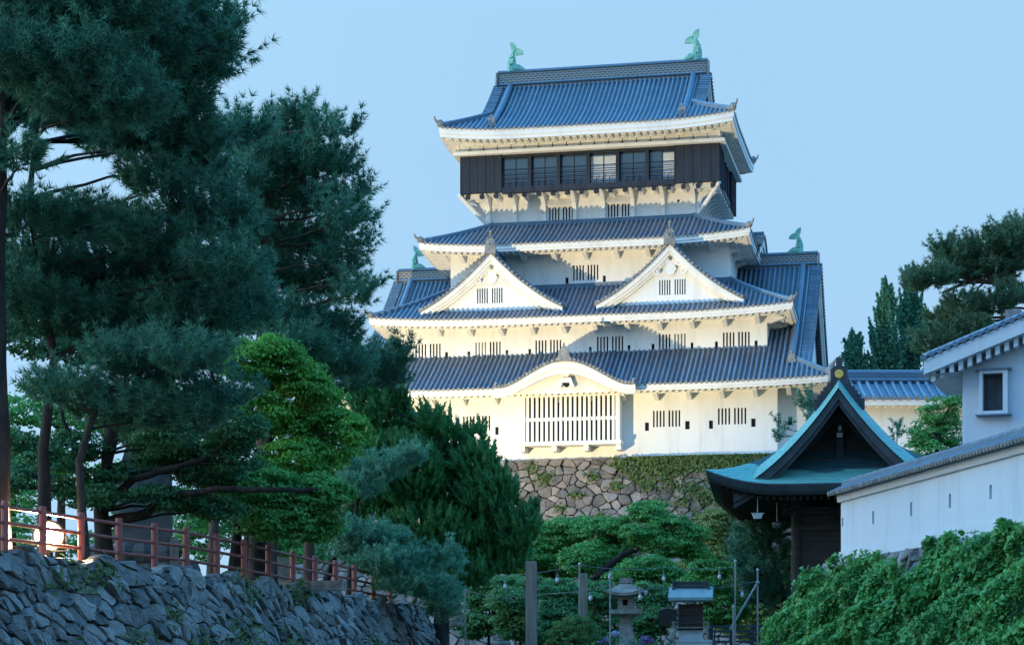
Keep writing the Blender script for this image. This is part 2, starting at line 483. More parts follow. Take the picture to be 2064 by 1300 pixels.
class Roof:
    """rectangular eave u0,u1,v0,v1 at height ze; zf(d) is the height gained d metres in from the eave"""
    def __init__(s, u0, u1, v0, v1, ze, zf, D, lift):
        s.u0, s.u1, s.v0, s.v1, s.ze, s.zf, s.D, s.lift = u0, u1, v0, v1, ze, zf, D, lift
        s.uc, s.vc = (u0 + u1) / 2, (v0 + v1) / 2
        s.hu, s.hv = (u1 - u0) / 2, (v1 - v0) / 2

    def half(s, side):
        return s.hu if side in 'FB' else s.hv

    def pt(s, side, t, d, dz):
        h = s.half(side)
        z = s.ze + dz + s.lift * LF(t) * max(0.0, 1 - max(d, 0) / s.D)
        if side == 'F': return (s.uc + t * (h - d), s.v0 + d, z)
        if side == 'B': return (s.uc - t * (h - d), s.v1 - d, z)
        if side == 'R': return (s.u1 - d, s.vc + t * (h - d), z)
        return (s.u0 + d, s.vc - t * (h - d), z)

    def ring(s, mb, prof, sides='FRBL', N=26, mi=0):
        for sd in sides:
            mb.grid([[s.pt(sd, -1 + 2 * i / N, d, z) for d, z in prof] for i in range(N + 1)], mi)

    def sheet(s, mb, d0, d1, n=7, sides='FRBL', mi=0):
        s.ring(mb, [(d0 + (d1 - d0) * k / n, s.zf(d0 + (d1 - d0) * k / n)) for k in range(n + 1)], sides, mi=mi)

    def tubes(s, mb, spacing, r, sides, dlim, mi=0, mi_end=1, ends=True, skip=None):
        for sd in sides:
            h = s.half(sd)
            n = int((2 * h - 0.3) / spacing)
            for i in range(n + 1):
                sp = -n * spacing / 2 + i * spacing
                dm = dlim(sd, sp, h)
                if dm < 0.25: continue
                if skip and skip(sd, sp): continue
                rows = []
                K = 7
                for k in range(K + 1):
                    d = -0.03 + (dm + 0.03) * k / K
                    t = max(-1, min(1, sp / max(h - d, 0.01)))
                    p = s.pt(sd, t, d, s.zf(max(d, 0)))
                    lat = (1, 0) if sd == 'F' else (-1, 0) if sd == 'B' else (0, 1) if sd == 'R' else (0, -1)
                    c = s.uc if sd in 'FB' else s.vc
                    bx, by = p[0], p[1]
                    if sd == 'F': bx = s.uc + sp
                    elif sd == 'B': bx = s.uc - sp
                    elif sd == 'R': by = s.vc + sp
                    else: by = s.vc - sp
                    rows.append([(bx + lat[0] * r * ca, by + lat[1] * r * ca, p[2] + r * 1.45 * sa - 0.02) for ca, sa in ((-1, 0), (-0.55, 0.8), (0.55, 0.8), (1, 0))])
                mb.grid(rows, mi)
                if ends:
                    q = rows[0]
                    cx = (q[0][0] + q[3][0]) / 2; cy = (q[0][1] + q[3][1]) / 2; cz = q[0][2] + 0.02
                    nx, ny = {'F': (0, -1), 'B': (0, 1), 'R': (1, 0), 'L': (-1, 0)}[sd]
                    for o_ in (0.05,):
                        mb.poly([(cx + nx * o_ + lat[0] * r * 1.15 * math.cos(a), cy + ny * o_ + lat[1] * r * 1.15 * math.cos(a), cz + r * 1.15 * math.sin(a)) for a in [k * math.pi / 4 for k in range(8)]], mi_end)

    def hips(s, mb, d1, wd=0.3, h=0.3, mi=0, mi_o=1, corners='FR FL BR BL', horn=True):
        for cn in corners.split():
            sx = 1 if 'R' in cn else -1
            sy = -1 if 'F' in cn else 1
            pts = []
            for k in range(10):
                d = d1 + (0.1 - d1) * k / 9
                x = s.u1 - d if sx > 0 else s.u0 + d
                y = s.v0 + d if sy < 0 else s.v1 - d
                pts.append((x, y, s.ze + s.zf(d) + s.lift * (1 - d / s.D)))
            mb.bar(pts, wd, h, mi)
            e = Vector(pts[-1]); q = Vector((sx, sy, 0)).normalized()
            if horn:
                mb.ball(e + Vector((0, 0, h * 0.7)), (wd * 0.75, wd * 0.75, h * 1.0), 6, mi_o)
                mb.tube([e + Vector((0, 0, h * 0.8)), e + q * 0.28 + Vector((0, 0, h * 1.0)), e + q * 0.46 + Vector((0, 0, h * 1.6)), e + q * 0.5 + Vector((0, 0, h * 2.2))], [wd * 0.36, wd * 0.28, wd * 0.2, wd * 0.16], 6, mi_o)


def eave(rf, parent, off, fh, wall_d, soff=0.05, dent=0.45, mat_=None, dw=0.22, sides='FRBL'):
    """plaster fascia, soffit and rafter ends under a tiled eave"""
    mt = mat_ or M['plaster']
    mb = MB()
    rf.ring(mb, [(0.02, -0.0), (0.0, -0.07), (0.03, -0.09), (0.03, -0.09 - fh * 0.55), (0.09, -0.09 - fh * 0.58), (0.09, -0.09 - fh), (0.3, -0.09 - fh), (0.3, -0.02 - fh), (wall_d, -0.02 - fh + soff * (wall_d - 0.3))], sides)
    mb.build('eave_plaster', mt, parent, off)
    mb = MB()
    for sd in sides:
        h = rf.half(sd)
        n = int((2 * h - 1.2) / dent)
        for i in range(n + 1):
            sp = -n * dent / 2 + i * dent
            z0 = -0.03 - fh + 0.0
            lo = [rf.pt(sd, (sp + a) / (h - d), d, z + soff * max(0, d - 0.3)) for a in (-dw / 2, dw / 2) for d in (0.32, 0.32 + (wall_d - 0.3) * 0.62) for z in (z0 - 0.15, z0 + 0.04)]
            mb.add(lo, [(0, 1, 5, 4), (2, 3, 7, 6), (0, 1, 3, 2), (4, 5, 7, 6), (0, 2, 6, 4)])
    mb.build('rafter_ends', mt, parent, off)


def plain_roof(rf, parent, off, spacing=0.36, r=0.10, top=None, sides='FRBL', name='roof'):
    mb = MB()
    D = top or rf.D
    rf.sheet(mb, 0, D, 7, mi=3)
    rf.tubes(mb, spacing, r, sides, lambda sd, sp, h: min(D, h - abs(sp)), 0, 1)
    rf.hips(mb, D, 0.34, 0.26, 0, 2)
    # small kerb of ridge tiles where the roof meets the wall above
    rf.ring(mb, [(D - 0.28, rf.zf(D - 0.28)), (D - 0.28, rf.zf(D) + 0.12), (D + 0.05, rf.zf(D) + 0.16)])
    return mb.build(name, [M['tile'], M['tile_end'], M['ornament'], M['pan']], parent, off)


def irimoya(rf, parent, off, g, ov, ridge_h=1.0, ridge_w=0.5, spacing=0.36, r=0.10, board=0.55, kud=0.9, style='tile', skip=None, wallmat=None, boardmat=None, front_only=False, kd1=0.9, ridge_up=0.0, roll=0.0):
    """hip-and-gable roof, ridge along u"""
    b = rf.hv
    ua, ub = rf.u0 + g - ov, rf.u1 - g + ov
    tile = style == 'tile'
    mb = MB()
    pan = 4 if tile else 0
    rf.sheet(mb, 0, g, 5, mi=pan)
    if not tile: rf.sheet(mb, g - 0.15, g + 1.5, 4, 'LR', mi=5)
    for sy in (-1, 1):
        rows = []
        for k in range(15):
            d = g - 0.02 + (b - g + 0.02) * k / 14
            y = rf.v0 + d if sy < 0 else rf.v1 - d
            z = rf.ze + rf.zf(d) + 0.004
            if tile:
                rows.append([(ua, y, z), (rf.uc, y, z), (ub, y, z)])
            else:      # the verge rolls down over the gable edge
                xr = [0, 0.3, 0.6, 0.9, 1.2, 1.6]
                dz = lambda q: -roll * (1 - q / 1.6) ** 1.7
                row = [(ua + q, y, z + dz(q)) for q in xr] + [(rf.uc, y, z)] + [(ub - q, y, z + dz(q)) for q in reversed(xr)]
                rows.append(row)
        mb.grid(rows, pan)
    if tile:
        def dl(sd, sp, h):
            if sd in 'FB':
                return b if abs(sp) < (ub - ua) / 2 - 0.05 else min(g, h - abs(sp))
            return min(g + 0.15, h - abs(sp))
        rf.tubes(mb, spacing, r, 'FR' if front_only else 'FRBL', dl, 0, 1, skip=skip)
        for ue, sx in ((ub, 1), (ua, -1)):
            for sy in (-1, 1):
                n = int((b - g) / 0.30 * 1.25)
                for k in range(n + 1):
                    d = g * 0.9 + (b - g * 0.9 - 0.15) * k / n
                    y = rf.v0 + d if sy < 0 else rf.v1 - d
                    z = rf.ze + rf.zf(d) + 0.06
                    mb.tube([(ue - sx * 0.75, y, z + 0.02), (ue + sx * 0.06, y, z)], 0.115, 6, 0)
    else:
        rows = []
    # ridge
    zr = rf.ze + rf.zf(b) + ridge_up
    lm = 3 if tile else 4
    ra, rb = (ua + 0.35, ub - 0.35) if tile else (ua + 1.5, ub - 1.5)
    mb.box(ra, rb, rf.vc - ridge_w / 2, rf.vc + ridge_w / 2, zr - 0.35, zr + ridge_h * 0.86, lm)
    mb.box(ra - 0.05, rb + 0.05, rf.vc - ridge_w * 0.62, rf.vc + ridge_w * 0.62, zr + ridge_h * 0.863, zr + ridge_h * 0.93, 0 if tile else 4)
    mb.tube([(ra - 0.08, rf.vc, zr + ridge_h * 0.96), (rb + 0.08, rf.vc, zr + ridge_h * 0.96)], ridge_w * 0.36, 8, 0 if tile else 4)
    if tile:
        mb.tube([(ra - 0.02, rf.vc - ridge_w * 0.55, zr + 0.02), (rb + 0.02, rf.vc - ridge_w * 0.55, zr + 0.02)], 0.10, 6, 0)
        for ue, sx in ((rb, 1), (ra, -1)):
            mb.prism([(-0.42, -0.5), (0.42, -0.5), (0.5, 0.1), (0.3, ridge_h * 0.95), (-0.3, ridge_h * 0.95), (-0.5, 0.1)], ue + sx * 0.06, ue + sx * 0.2,
                     lambda a, z, ww: (ww, rf.vc + a, zr + z), 2)
    if tile: rf.hips(mb, g + 0.55, 0.36, 0.32, 0, 2)
    if tile:
        for ue in (ub - kud, ua + kud):
            for sy in (-1, 1):
                pts = []
                for k in range(12):
                    d = b - 0.15 + (kd1 - b + 0.15) * k / 11
                    pts.append((ue, rf.v0 + d if sy < 0 else rf.v1 - d, rf.ze + rf.zf(d) + 0.05))
                mb.bar(pts, 0.42, 0.36, 0, (1, 0, 0))
                e = pts[-1]
                yy = e[1] + sy * 0.12
                mb.box(e[0] - 0.33, e[0] + 0.33, yy - 0.1, yy + 0.1, e[2] - 0.12, e[2] + 0.18, 2)
                mb.box(e[0] - 0.24, e[0] + 0.24, yy - 0.09, yy + 0.09, e[2] + 0.18, e[2] + 0.55, 2)
                mb.tube([(e[0], yy, e[2] + 0.5), (e[0], yy, e[2] + 0.62)], 0.07, 6, 2)
                mb.ball((e[0], yy, e[2] + 0.70), 0.12, 6, 2)
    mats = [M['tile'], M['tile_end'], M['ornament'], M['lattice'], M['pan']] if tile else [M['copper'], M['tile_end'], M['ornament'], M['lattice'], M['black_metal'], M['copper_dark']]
    ro = mb.build('roof', mats, parent, off)
    # gable walls and bargeboards
    for ue, sx in ((ub, 1), (ua, -1)):
        mbw = MB()
        uw = ue - sx * (ov + (0.35 if tile else 1.05))
        pl = []
        for k in range(11):
            d = g * 0.75 + (b - g * 0.75) * k / 10
            pl.append((rf.v0 + d, rf.ze + rf.zf(d) - 0.12 - roll))
        pl += [(2 * rf.vc - y, z) for y, z in reversed(pl[:-1])]
        mbw.poly([(uw, y, z) for y, z in pl])
        gw = mbw.build('gable_wall', wallmat or M['plaster'], parent, off)
        mbb = MB()
        for sy in (-1, 1):
            for (o0, o1, h0, h1) in ((0.10, 0.24, 0.03, board), (0.24, 0.36, 0.03, board * 1.5)):
                rows = []
                for k in range(15):
                    d = g * 0.62 + (b - g * 0.62) * k / 14
                    y = rf.v0 + d if sy < 0 else rf.v1 - d
                    z = rf.ze + rf.zf(d) - roll
                    x0, x1 = ue - sx * o0, ue - sx * o1
                    rows.append([(x0, y, z - h0), (x0, y, z - h1), (x1, y, z - h1), (x1, y, z - h0)])
                mbb.grid(rows)
        mbb.build('bargeboard', boardmat or M['plaster'], gw, off)
    return ro


def wall_holes(mb, u0, u1, z0, z1, v, holes, depth=0.3, mi=0):
    us = sorted({u0, u1, *[h[0] for h in holes], *[h[1] for h in holes]})
    us = [u for u in us if u0 <= u <= u1]
    zs = sorted({z0, z1, *[h[2] for h in holes], *[h[3] for h in holes]})
    zs = [z for z in zs if z0 <= z <= z1]
    for i in range(len(us) - 1):
        for j in range(len(zs) - 1):
            cu, cz = (us[i] + us[i + 1]) / 2, (zs[j] + zs[j + 1]) / 2
            if any(h[0] < cu < h[1] and h[2] < cz < h[3] for h in holes): continue
            mb.quad((us[i], v, zs[j]), (us[i + 1], v, zs[j]), (us[i + 1], v, zs[j + 1]), (us[i], v, zs[j + 1]), mi)
    for a, b, c, d in holes:
        w2 = v + depth
        mb.quad((a, v, c), (a, w2, c), (a, w2, d), (a, v, d), mi)
        mb.quad((b, v, c), (b, v, d), (b, w2, d), (b, w2, c), mi)
        mb.quad((a, v, c), (b, v, c), (b, w2, c), (a, w2, c), mi)
        mb.quad((a, v, d), (a, w2, d), (b, w2, d), (b, v, d), mi)


# ------------------------------------------------------------------ the castle keep
TH = R(12); ct, st = math.cos(TH), math.sin(TH)
KX, KY, KZ = (1165 - CX) / F * 148, 148.0, 18.0


def cl(px, py, v):
    dx = (px - CX) / F
    t = (v + KX * st + KY * ct) / (dx * st + ct)
    return ((t * dx - KX) * ct - (t - KY) * st, CZ + t * (HY - py) / F)


keep = thing('castle_keep', (KX, KY, KZ), -TH, 'white plastered five tier castle keep with grey tiled roofs and black top storey', 'castle')
OF = (0, 0, -KZ)
MC = 12.0     # mid depth


def hole(x0, x1, y0, y1, v):
    a, _ = cl(x0, (y0 + y1) / 2, v); b, _ = cl(x1, (y0 + y1) / 2, v)
    xm = (x0 + x1) / 2
    return (a, b, cl(xm, y1, v)[1], cl(xm, y0, v)[1])


def barred_window(h, v, parent, nb=3, mid=True, shut=0, name='window'):
    a, b, c, d = h
    mb = MB(); W = b - a
    cen = 0.14 * W / 2 if mid else 0
    halves = ((a, (a + b) / 2 - cen), ((a + b) / 2 + cen, b)) if mid else ((a, b),)
    for q0, q1 in halves:
        n = nb
        n = max(2, n - 1) if mid else n
        s_ = (q1 - q0) / (2 * n + 1)
        for k in range(n):
            x = q0 + s_ * (2 * k + 1)
            mb.box(x, x + s_, v + 0.03, v + 0.15, c, d)
    if mid:
        mb.box((a + b) / 2 - cen, (a + b) / 2 + cen, v + 0.02, v + 0.17, c, d)
    o = mb.build(name, M['plaster'], parent, OF)
    m2 = MB()
    m2.box(a, b, v + 0.27, v + 0.29, c, d)
    m2.build('opening', M['gap'], o, OF)
    if shut:
        m3 = MB()
        if shut == 1: m3.box(a + 0.02, (a + b) / 2, v + 0.2, v + 0.24, c, d)
        else: m3.box((a + b) / 2, b - 0.02, v + 0.2, v + 0.24, c, d)
        m3.build('shutter', M['shutter'], o, OF)
    return o


def slit(h, v, parent, m='shutter'):
    a, b, c, d = h
    mb = MB()
    mb.box(a, b, v + 0.2, v + 0.22, c, d)
    return mb.build('arrow_slit', M['gap'], parent, OF)


def storey(u0, u1, v0, v1, z0, z1, holes, name='wall', mt='plaster'):
    mb = MB()
    wall_holes(mb, u0, u1, z0, z1, v0, holes)
    mb.quad((u1, v0, z0), (u1, v1, z0), (u1, v1, z1), (u1, v0, z1))
    mb.quad((u0, v0, z0), (u0, v1, z0), (u0, v1, z1), (u0, v0, z1))
    mb.quad((u0, v1, z0), (u1, v1, z0), (u1, v1, z1), (u0, v1, z1))
    return mb.build(name, M[mt], keep, OF)


def brackets(rf, wall_d, fh, sides='FR', step=2.32, soff=0.05, w_=0.32, start=None, reach=1.25):
    mb = MB()
    for sd in sides:
        h = rf.half(sd)
        n = int((2 * (h - wall_d)) / step)
        for i in range(n + 1):
            sp = -n * step / 2 + i * step
            f0 = lambda d, z, ww: rf.pt(sd, (sp + ww) / (h - d), d, z)
            zs = lambda d: -0.02 - fh + soff * (d - 0.3)
            d1 = wall_d - reach
            poly = [(wall_d + 0.02, zs(wall_d)), (wall_d + 0.02, zs(wall_d) - 0.62), (wall_d - 0.3, zs(wall_d) - 0.62), (wall_d - 0.8, zs(wall_d) - 0.45), (d1, zs(d1) - 0.25), (d1, zs(d1))]
            mb.prism(poly, -w_ / 2, w_ / 2, f0)
        # purlin the brackets carry
        d1 = wall_d - reach + 0.25
        rows = []
        for i in range(21):
            t = -1 + 2 * i / 20
            z = -0.02 - fh + soff * (d1 - 0.3)
            rows.append([rf.pt(sd, t * 0.97, d1 - 0.12, z), rf.pt(sd, t * 0.97, d1 - 0.12, z - 0.22), rf.pt(sd, t * 0.97, d1 + 0.12, z - 0.18), rf.pt(sd, t * 0.97, d1 + 0.12, z)])
        mb.grid(rows)
    mb.build('eave_brackets', M['plaster'], keep, OF)


# --- first storey
w1 = [(845, 868, 846, 876, 0), (933, 988, 838, 868, 0), (1316, 1371, 827, 860, 1), (1447, 1504, 822, 855, 1)]
s1 = [(998, 1005, 860, 876), (1300, 1308, 851, 868), (1381, 1390, 848, 865), (1429, 1437, 847, 864), (1514, 1523, 843, 860)]
H1 = [hole(*q[:4], 0) for q in w1]; S1 = [hole(*q, 0) for q in s1]
wl1 = storey(-14.6, 14.1, 0, 24, 17.7, 23.4, H1 + S1)
for q, h in zip(w1, H1): barred_window(h, 0, keep, 4, True, 0)
for h in S1: slit(h, 0, keep)
S1b = [hole(1588, 1597, 840, 857, 1.4)]
storey(-16.3, 16.0, 1.4, 22.6, 17.7, 23.2, S1b, 'side_wall')
for h in S1b: slit(h, 1.4, keep)
zf1 = lambda d: 0.60 * d + 0.0115 * d * d
rf1 = Roof(-18.2, 17.9, -2.0, 26.0, 22.88, zf1, 4.6, 0.25)
irimoya(rf1, keep, OF, 1.95, 0.45, 0.85, 0.5, kud=1.35, kd1=2.4, skip=lambda sd, sp: False)
eave(rf1, keep, OF, 0.36, 2.1)
brackets(rf1, 2.0, 0.36, 'F')

# --- second storey
w2 = [(837, 888, 693, 723, 0), (958, 1009, 689, 719, 1), (1079, 1131, 685, 716, 0), (1203, 1256, 678, 710, 0), (1328, 1382, 673, 705, 2), (1457, 1511, 669, 699, 0)]
s2 = [(897, 903, 709, 723), (942, 948, 708, 722), (1019, 1024.5, 705, 718), (1065, 1070.5, 703, 716), (1187, 1192.5, 699, 712), (1265, 1270.5, 695, 708), (1313, 1319, 693, 707), (1392, 1397.5, 690, 703), (1441, 1447, 688, 702), (1521, 1527, 686, 699)]
H2 = [hole(*q[:4], 2.7) for q in w2]; S2 = [hole(*q, 2.7) for q in s2]
storey(-13.7, 13.15, 2.7, 21.3, 25.0, 29.2, H2 + S2)
for q, h in zip(w2, H2): barred_window(h, 2.7, keep, 4, True, q[4])
for h in S2: slit(h, 2.7, keep)
zf2 = lambda d: 0.50 * d + 0.024 * d * d
rf2 = Roof(-15.65, 15.15, 0.7, 23.3, 28.33, zf2, 4.95, 0.40)
plain_roof(rf2, keep, OF)
eave(rf2, keep, OF, 0.40, 2.2)
brackets(rf2, 2.0, 0.40, 'FR')

# --- third storey
w3 = [(1155, 1206, 534, 565, 0)]
s3 = [(1139.6, 1146, 559, 572), (1215, 1221, 555, 568)]
H3 = [hole(*q[:4], 5.5) for q in w3]; S3 = [hole(*q, 5.5) for q in s3]
storey(-10.65, 10.15, 5.5, 18.5, 30.2, 35.0, H3 + S3)
for q, h in zip(w3, H3): barred_window(h, 5.5, keep, 4, True, 0)
for h in S3: slit(h, 5.5, keep)
zf3 = lambda d: 0.44 * d + 0.02 * d * d
rf3 = Roof(-12.55, 11.9, 3.3, 20.7, 34.18, zf3, 4.6, 0.42)
plain_roof(rf3, keep, OF)
eave(rf3, keep, OF, 0.42, 2.3)
brackets(rf3, 2.2, 0.42, 'FR')

# --- fourth storey with struts carrying the overhang
w4 = [(1106.5, 1155, 418, 444), (1225, 1274.5, 411, 437)]
H4 = [hole(*q, 8.1) for q in w4]
S4 = [hole(1365, 1370, 402, 407, 8.1)]
storey(-8.3, 7.45, 8.1, 15.9, 35.9, 39.2, H4 + S4)
for h in H4: barred_window(h, 8.1, keep, 4, True, 0)
slit(S4[0], 8.1, keep)
for h in H4:   # propped shutters above the two windows
    mb = MB()
    mb.add([(h[0] - 0.1, 8.08, h[3] + 0.55), (h[1] + 0.1, 8.08, h[3] + 0.55), (h[1] + 0.1, 7.72, h[3] + 0.05), (h[0] - 0.1, 7.72, h[3] + 0.05),
            (h[0] - 0.1, 8.08, h[3] + 0.62), (h[1] + 0.1, 8.08, h[3] + 0.62), (h[1] + 0.1, 7.66, h[3] + 0.07), (h[0] - 0.1, 7.66, h[3] + 0.07)],
           [(0, 1, 2, 3), (4, 5, 6, 7), (2, 3, 7, 6), (0, 3, 7, 4), (1, 2, 6, 5)])
    mb.build('raised_shutter', M['plaster'], keep, OF)
st_poly = [(8.1, 36.4), (7.92, 36.4), (7.9, 37.4), (7.6, 38.0), (6.9, 38.45), (6.4, 38.6), (6.4, 38.72), (8.1, 38.72)]
mb = MB()
for px in (986, 1039, 1098, 1159, 1217, 1276, 1337, 1399):
    u = cl(px, 420, 8.1)[0]
    mb = MB(); mb.prism(st_poly, u - 0.14, u + 0.14, lambda a, b, ww: (ww, a, b)); mb.build('strut', M['plaster'], keep, OF)
for i in range(8):    # right and left sides
    y = 8.1 + 7.8 * i / 7
    mb = MB(); mb.prism([(7.45 + 8.1 - a, b) for a, b in st_poly], y - 0.14, y + 0.14, lambda a, b, ww: (a, ww, b)); mb.build('strut', M['plaster'], keep, OF)
    mb = MB(); mb.prism([(-8.3 - 8.1 + a, b) for a, b in st_poly], y - 0.14, y + 0.14, lambda a, b, ww: (a, ww, b)); mb.build('strut', M['plaster'], keep, OF)
for sx, u in ((1, 7.45), (-1, -8.3)):
    mb = MB(); mb.tube([(u, 8.1, 36.6), (u + sx * 1.9, 6.3, 38.7)], 0.16, 6); mb.build('corner_strut', M['plaster'], keep, OF)

# --- fifth storey, black box
U0, U1, V0, V1, Z0, Z1 = -10.05, 9.35, 6.1, 17.9, 38.72, 41.5
mb = MB()
mb.box(U0 + 0.35, U1 - 0.35, V0 + 0.35, V1 - 0.35, Z0 + 0.02, Z0 + 0.14)
mb.build('overhang_floor', M['plaster'], keep, OF)
pa = [cl(1011, 350, V0)[0], cl(1359, 330, V0)[0]]
mb = MB()
for a, b in ((U0, pa[0]), (pa[1], U1)):      # corner panels
    mb.box(a, b, V0, V0 + 0.35, Z0, Z1)
    n = 5
    for k in range(n + 1):
        x = a + (b - a) * k / n
        mb.box(max(a, x - 0.045), min(b, x + 0.045) , V0 - 0.05, V0 + 0.01, Z0 - 0.02, Z1)
for sx, x0 in ((1, U1), (-1, U0)):
    for y0, y1 in ((V0 + 0.351, V0 + 3.1), (V1 - 3.1, V1)):
        mb.box(min(x0, x0 - sx * 0.3), max(x0, x0 - sx * 0.3), y0, y1, Z0, Z1)
        for k in range(6):
            y = y0 + (y1 - y0) * k / 5
            mb.box(min(x0 - sx * 0.01, x0 + sx * 0.05), max(x0 - sx * 0.01, x0 + sx * 0.05), y - 0.045, y + 0.045, Z0 - 0.02, Z1)
mb.box(U0, U1, V1 - 0.3, V1 - 0.002, Z0 - 0.01, Z1 + 0.01)
mb.build('black_panels', M['dark_wood'], keep, OF)
mb = MB()
mb.box(pa[0] + 0.002, pa[1] - 0.002, V0 + 0.02, V0 + 0.5, Z0 - 0.1, Z0 + 0.32)        # sill beam
mb.box(pa[0] + 0.002, pa[1] - 0.002, V0 + 0.1, V0 + 0.5, Z1 - 0.22, Z1)               # head beam
mids = [cl(x, 340, V0)[0] for x in (1067, 1125, 1185, 1244.5, 1304)]
for x in mids:
    mb.box(x - 0.13, x + 0.13, V0 + 0.03, V0 + 0.45, Z0 + 0.321, Z1 - 0.221)
for sx, x0 in ((1, U1), (-1, U0)):
    mb.box(min(x0 - sx * 0.5, x0 - sx * 0.06), max(x0 - sx * 0.5, x0 - sx * 0.06), V0 + 3.1, V1 - 3.1, Z0 - 0.1, Z0 + 0.32)
    for k in range(5):
        y = V0 + 3.1 + (V1 - V0 - 6.2) * k / 4
        mb.box(min(x0 - sx * 0.4, x0 - sx * 0.1), max(x0 - sx * 0.4, x0 - sx * 0.1), y - 0.1, y + 0.1, Z0 + 0.321, Z1)
mb.build('window_posts', M['dark_wood'], keep, OF)
xs = [pa[0]] + mids + [pa[1]]
for k in range(6):
    a, b = xs[k] + (0.13 if k else 0), xs[k + 1] - (0.13 if k < 5 else 0)
    mb = MB()
    mb.box(a + 0.001, b - 0.001, V0 + 0.52, V0 + 0.54, Z0 + 0.2, Z1 - 0.1)
    wo = mb.build('window', M['glass'], keep, OF)
    m2 = MB(); cx = (a + b) / 2
    m2.box(cx - 0.03, cx + 0.03, V0 + 0.47, V0 + 0.515, Z0 + 0.32, Z1 - 0.22)
    for z in (Z0 + 0.45, Z0 + 0.78, Z0 + 1.05, Z0 + 1.38):
        m2.box(a, b, V0 + 0.2, V0 + 0.25, z, z + 0.06)
    m2.box(a, b, V0 + 0.47, V0 + 0.512, Z0 + 1.72, Z0 + 1.76)
    for q in range(1, 4):
        x = a + (b - a) * q / 4
        m2.box(x - 0.03, x + 0.03, V0 + 0.205, V0 + 0.245, Z0 + 0.32, Z0 + 0.78)
    m2.build('window_rails', M['dark_wood'], wo, OF)
    if k in (3, 5):
        m3 = MB()
        m3.box(a + 0.02 if k == 3 else cx + 0.05, b - 0.02, V0 + 0.516, V0 + 0.519, Z0 + 0.35, Z1 - 0.4)
        m3.build('blind', M['blind'], wo, OF)
mb = MB(); mb2 = MB()
n = 17
for i in range(n + 1):
    x = U0 + 0.5 + (U1 - U0 - 1.0) * i / n
    mb = MB(); mb.box(x - 0.13, x + 0.13, V0 + 0.1, V0 + 0.5, Z0 - 0.36, Z0 - 0.101); mb.build('joist_cap', M['dark_wood'], keep, OF)
    mb2.box(x - 0.12, x + 0.12, V0 + 0.502, 8.1, Z0 - 0.34, Z0 + 0.018)
for i in range(11):
    y = V0 + 0.6 + (V1 - V0 - 1.2) * i / 10
    for sx, x0, xw in ((1, U1, 7.45), (-1, U0, -8.3)):
        mb2.box(min(x0 - sx * 0.1, xw), max(x0 - sx * 0.1, xw), y - 0.12, y + 0.12, Z0 - 0.33, Z0 + 0.017)
mb2.build('floor_joists', M['plaster'], keep, OF)
# white head beam and stepped soffit up to the eave
mb = MB()
rb = Roof(U0 - 0.45, U1 + 0.45, V0 - 0.45, V1 + 0.45, Z1, lambda d: 0, 5, 0)
rb.ring(mb, [(0.6, -0.02), (0.0, -0.02), (0.0, 0.22), (0.12, 0.24), (0.12, 0.3), (1.2, 0.3)], N=2)
mb.build('head_beam', M['plaster'], keep, OF)
mb = MB()   # scalloped cloud boards
for sd in 'FRBL':
    h = rb.half(sd)
    n = int(2 * h / 1.05)
    for row in range(2):
        for i in range(n):
            s0 = -h + 0.2 + (2 * h - 0.4) * (i + (0.5 if row else 0)) / n
            s1 = s0 + (2 * h - 0.4) / n - 0.05
            if s1 > h - 0.2: continue
            pl = [(s0, 0.0), (s1, 0.0), (s1, -0.42), (s1 - 0.16, -0.5), ((s0 + s1) / 2, -0.56), (s0 + 0.16, -0.5), (s0, -0.42)]
            dd = 0.35 - row * 0.42
            zz = 0.86 + row * 0.28
            mb.prism(pl, dd, dd + 0.06, lambda a, b, ww: rb.pt(sd, a / (h - ww), ww, zz + b))
mb.build('scalloped_boards', M['plaster'], keep, OF)
zf5 = lambda d: 0.50 * d + 0.0255 * d * d
rf5 = Roof(-11.25, 10.65, 4.2, 19.8, 42.86, zf5, 4.0, 0.42)
irimoya(rf5, keep, OF, 2.75, 0.2, 1.05, 0.55, kud=1.3, kd1=0.95)
eave(rf5, keep, OF, 0.62, 2.4, soff=0.05, dent=0.52, dw=0.26)


# --- front gables on the second roof
def scroll(mb, cu, v, cz, r, turns, a0, sgn, wd=0.07, th=0.08, n=18):
    pts = []
    for k in range(n + 1):
        t = k / n
        a = a0 + sgn * turns * 2 * math.pi * t
        rr = r * (1 - 0.8 * t)
        pts.append((cu + rr * math.cos(a), v, cz + rr * math.sin(a)))
    mb.tube(pts, [wd * (1 - 0.45 * k / n) for k in range(n + 1)], 5)


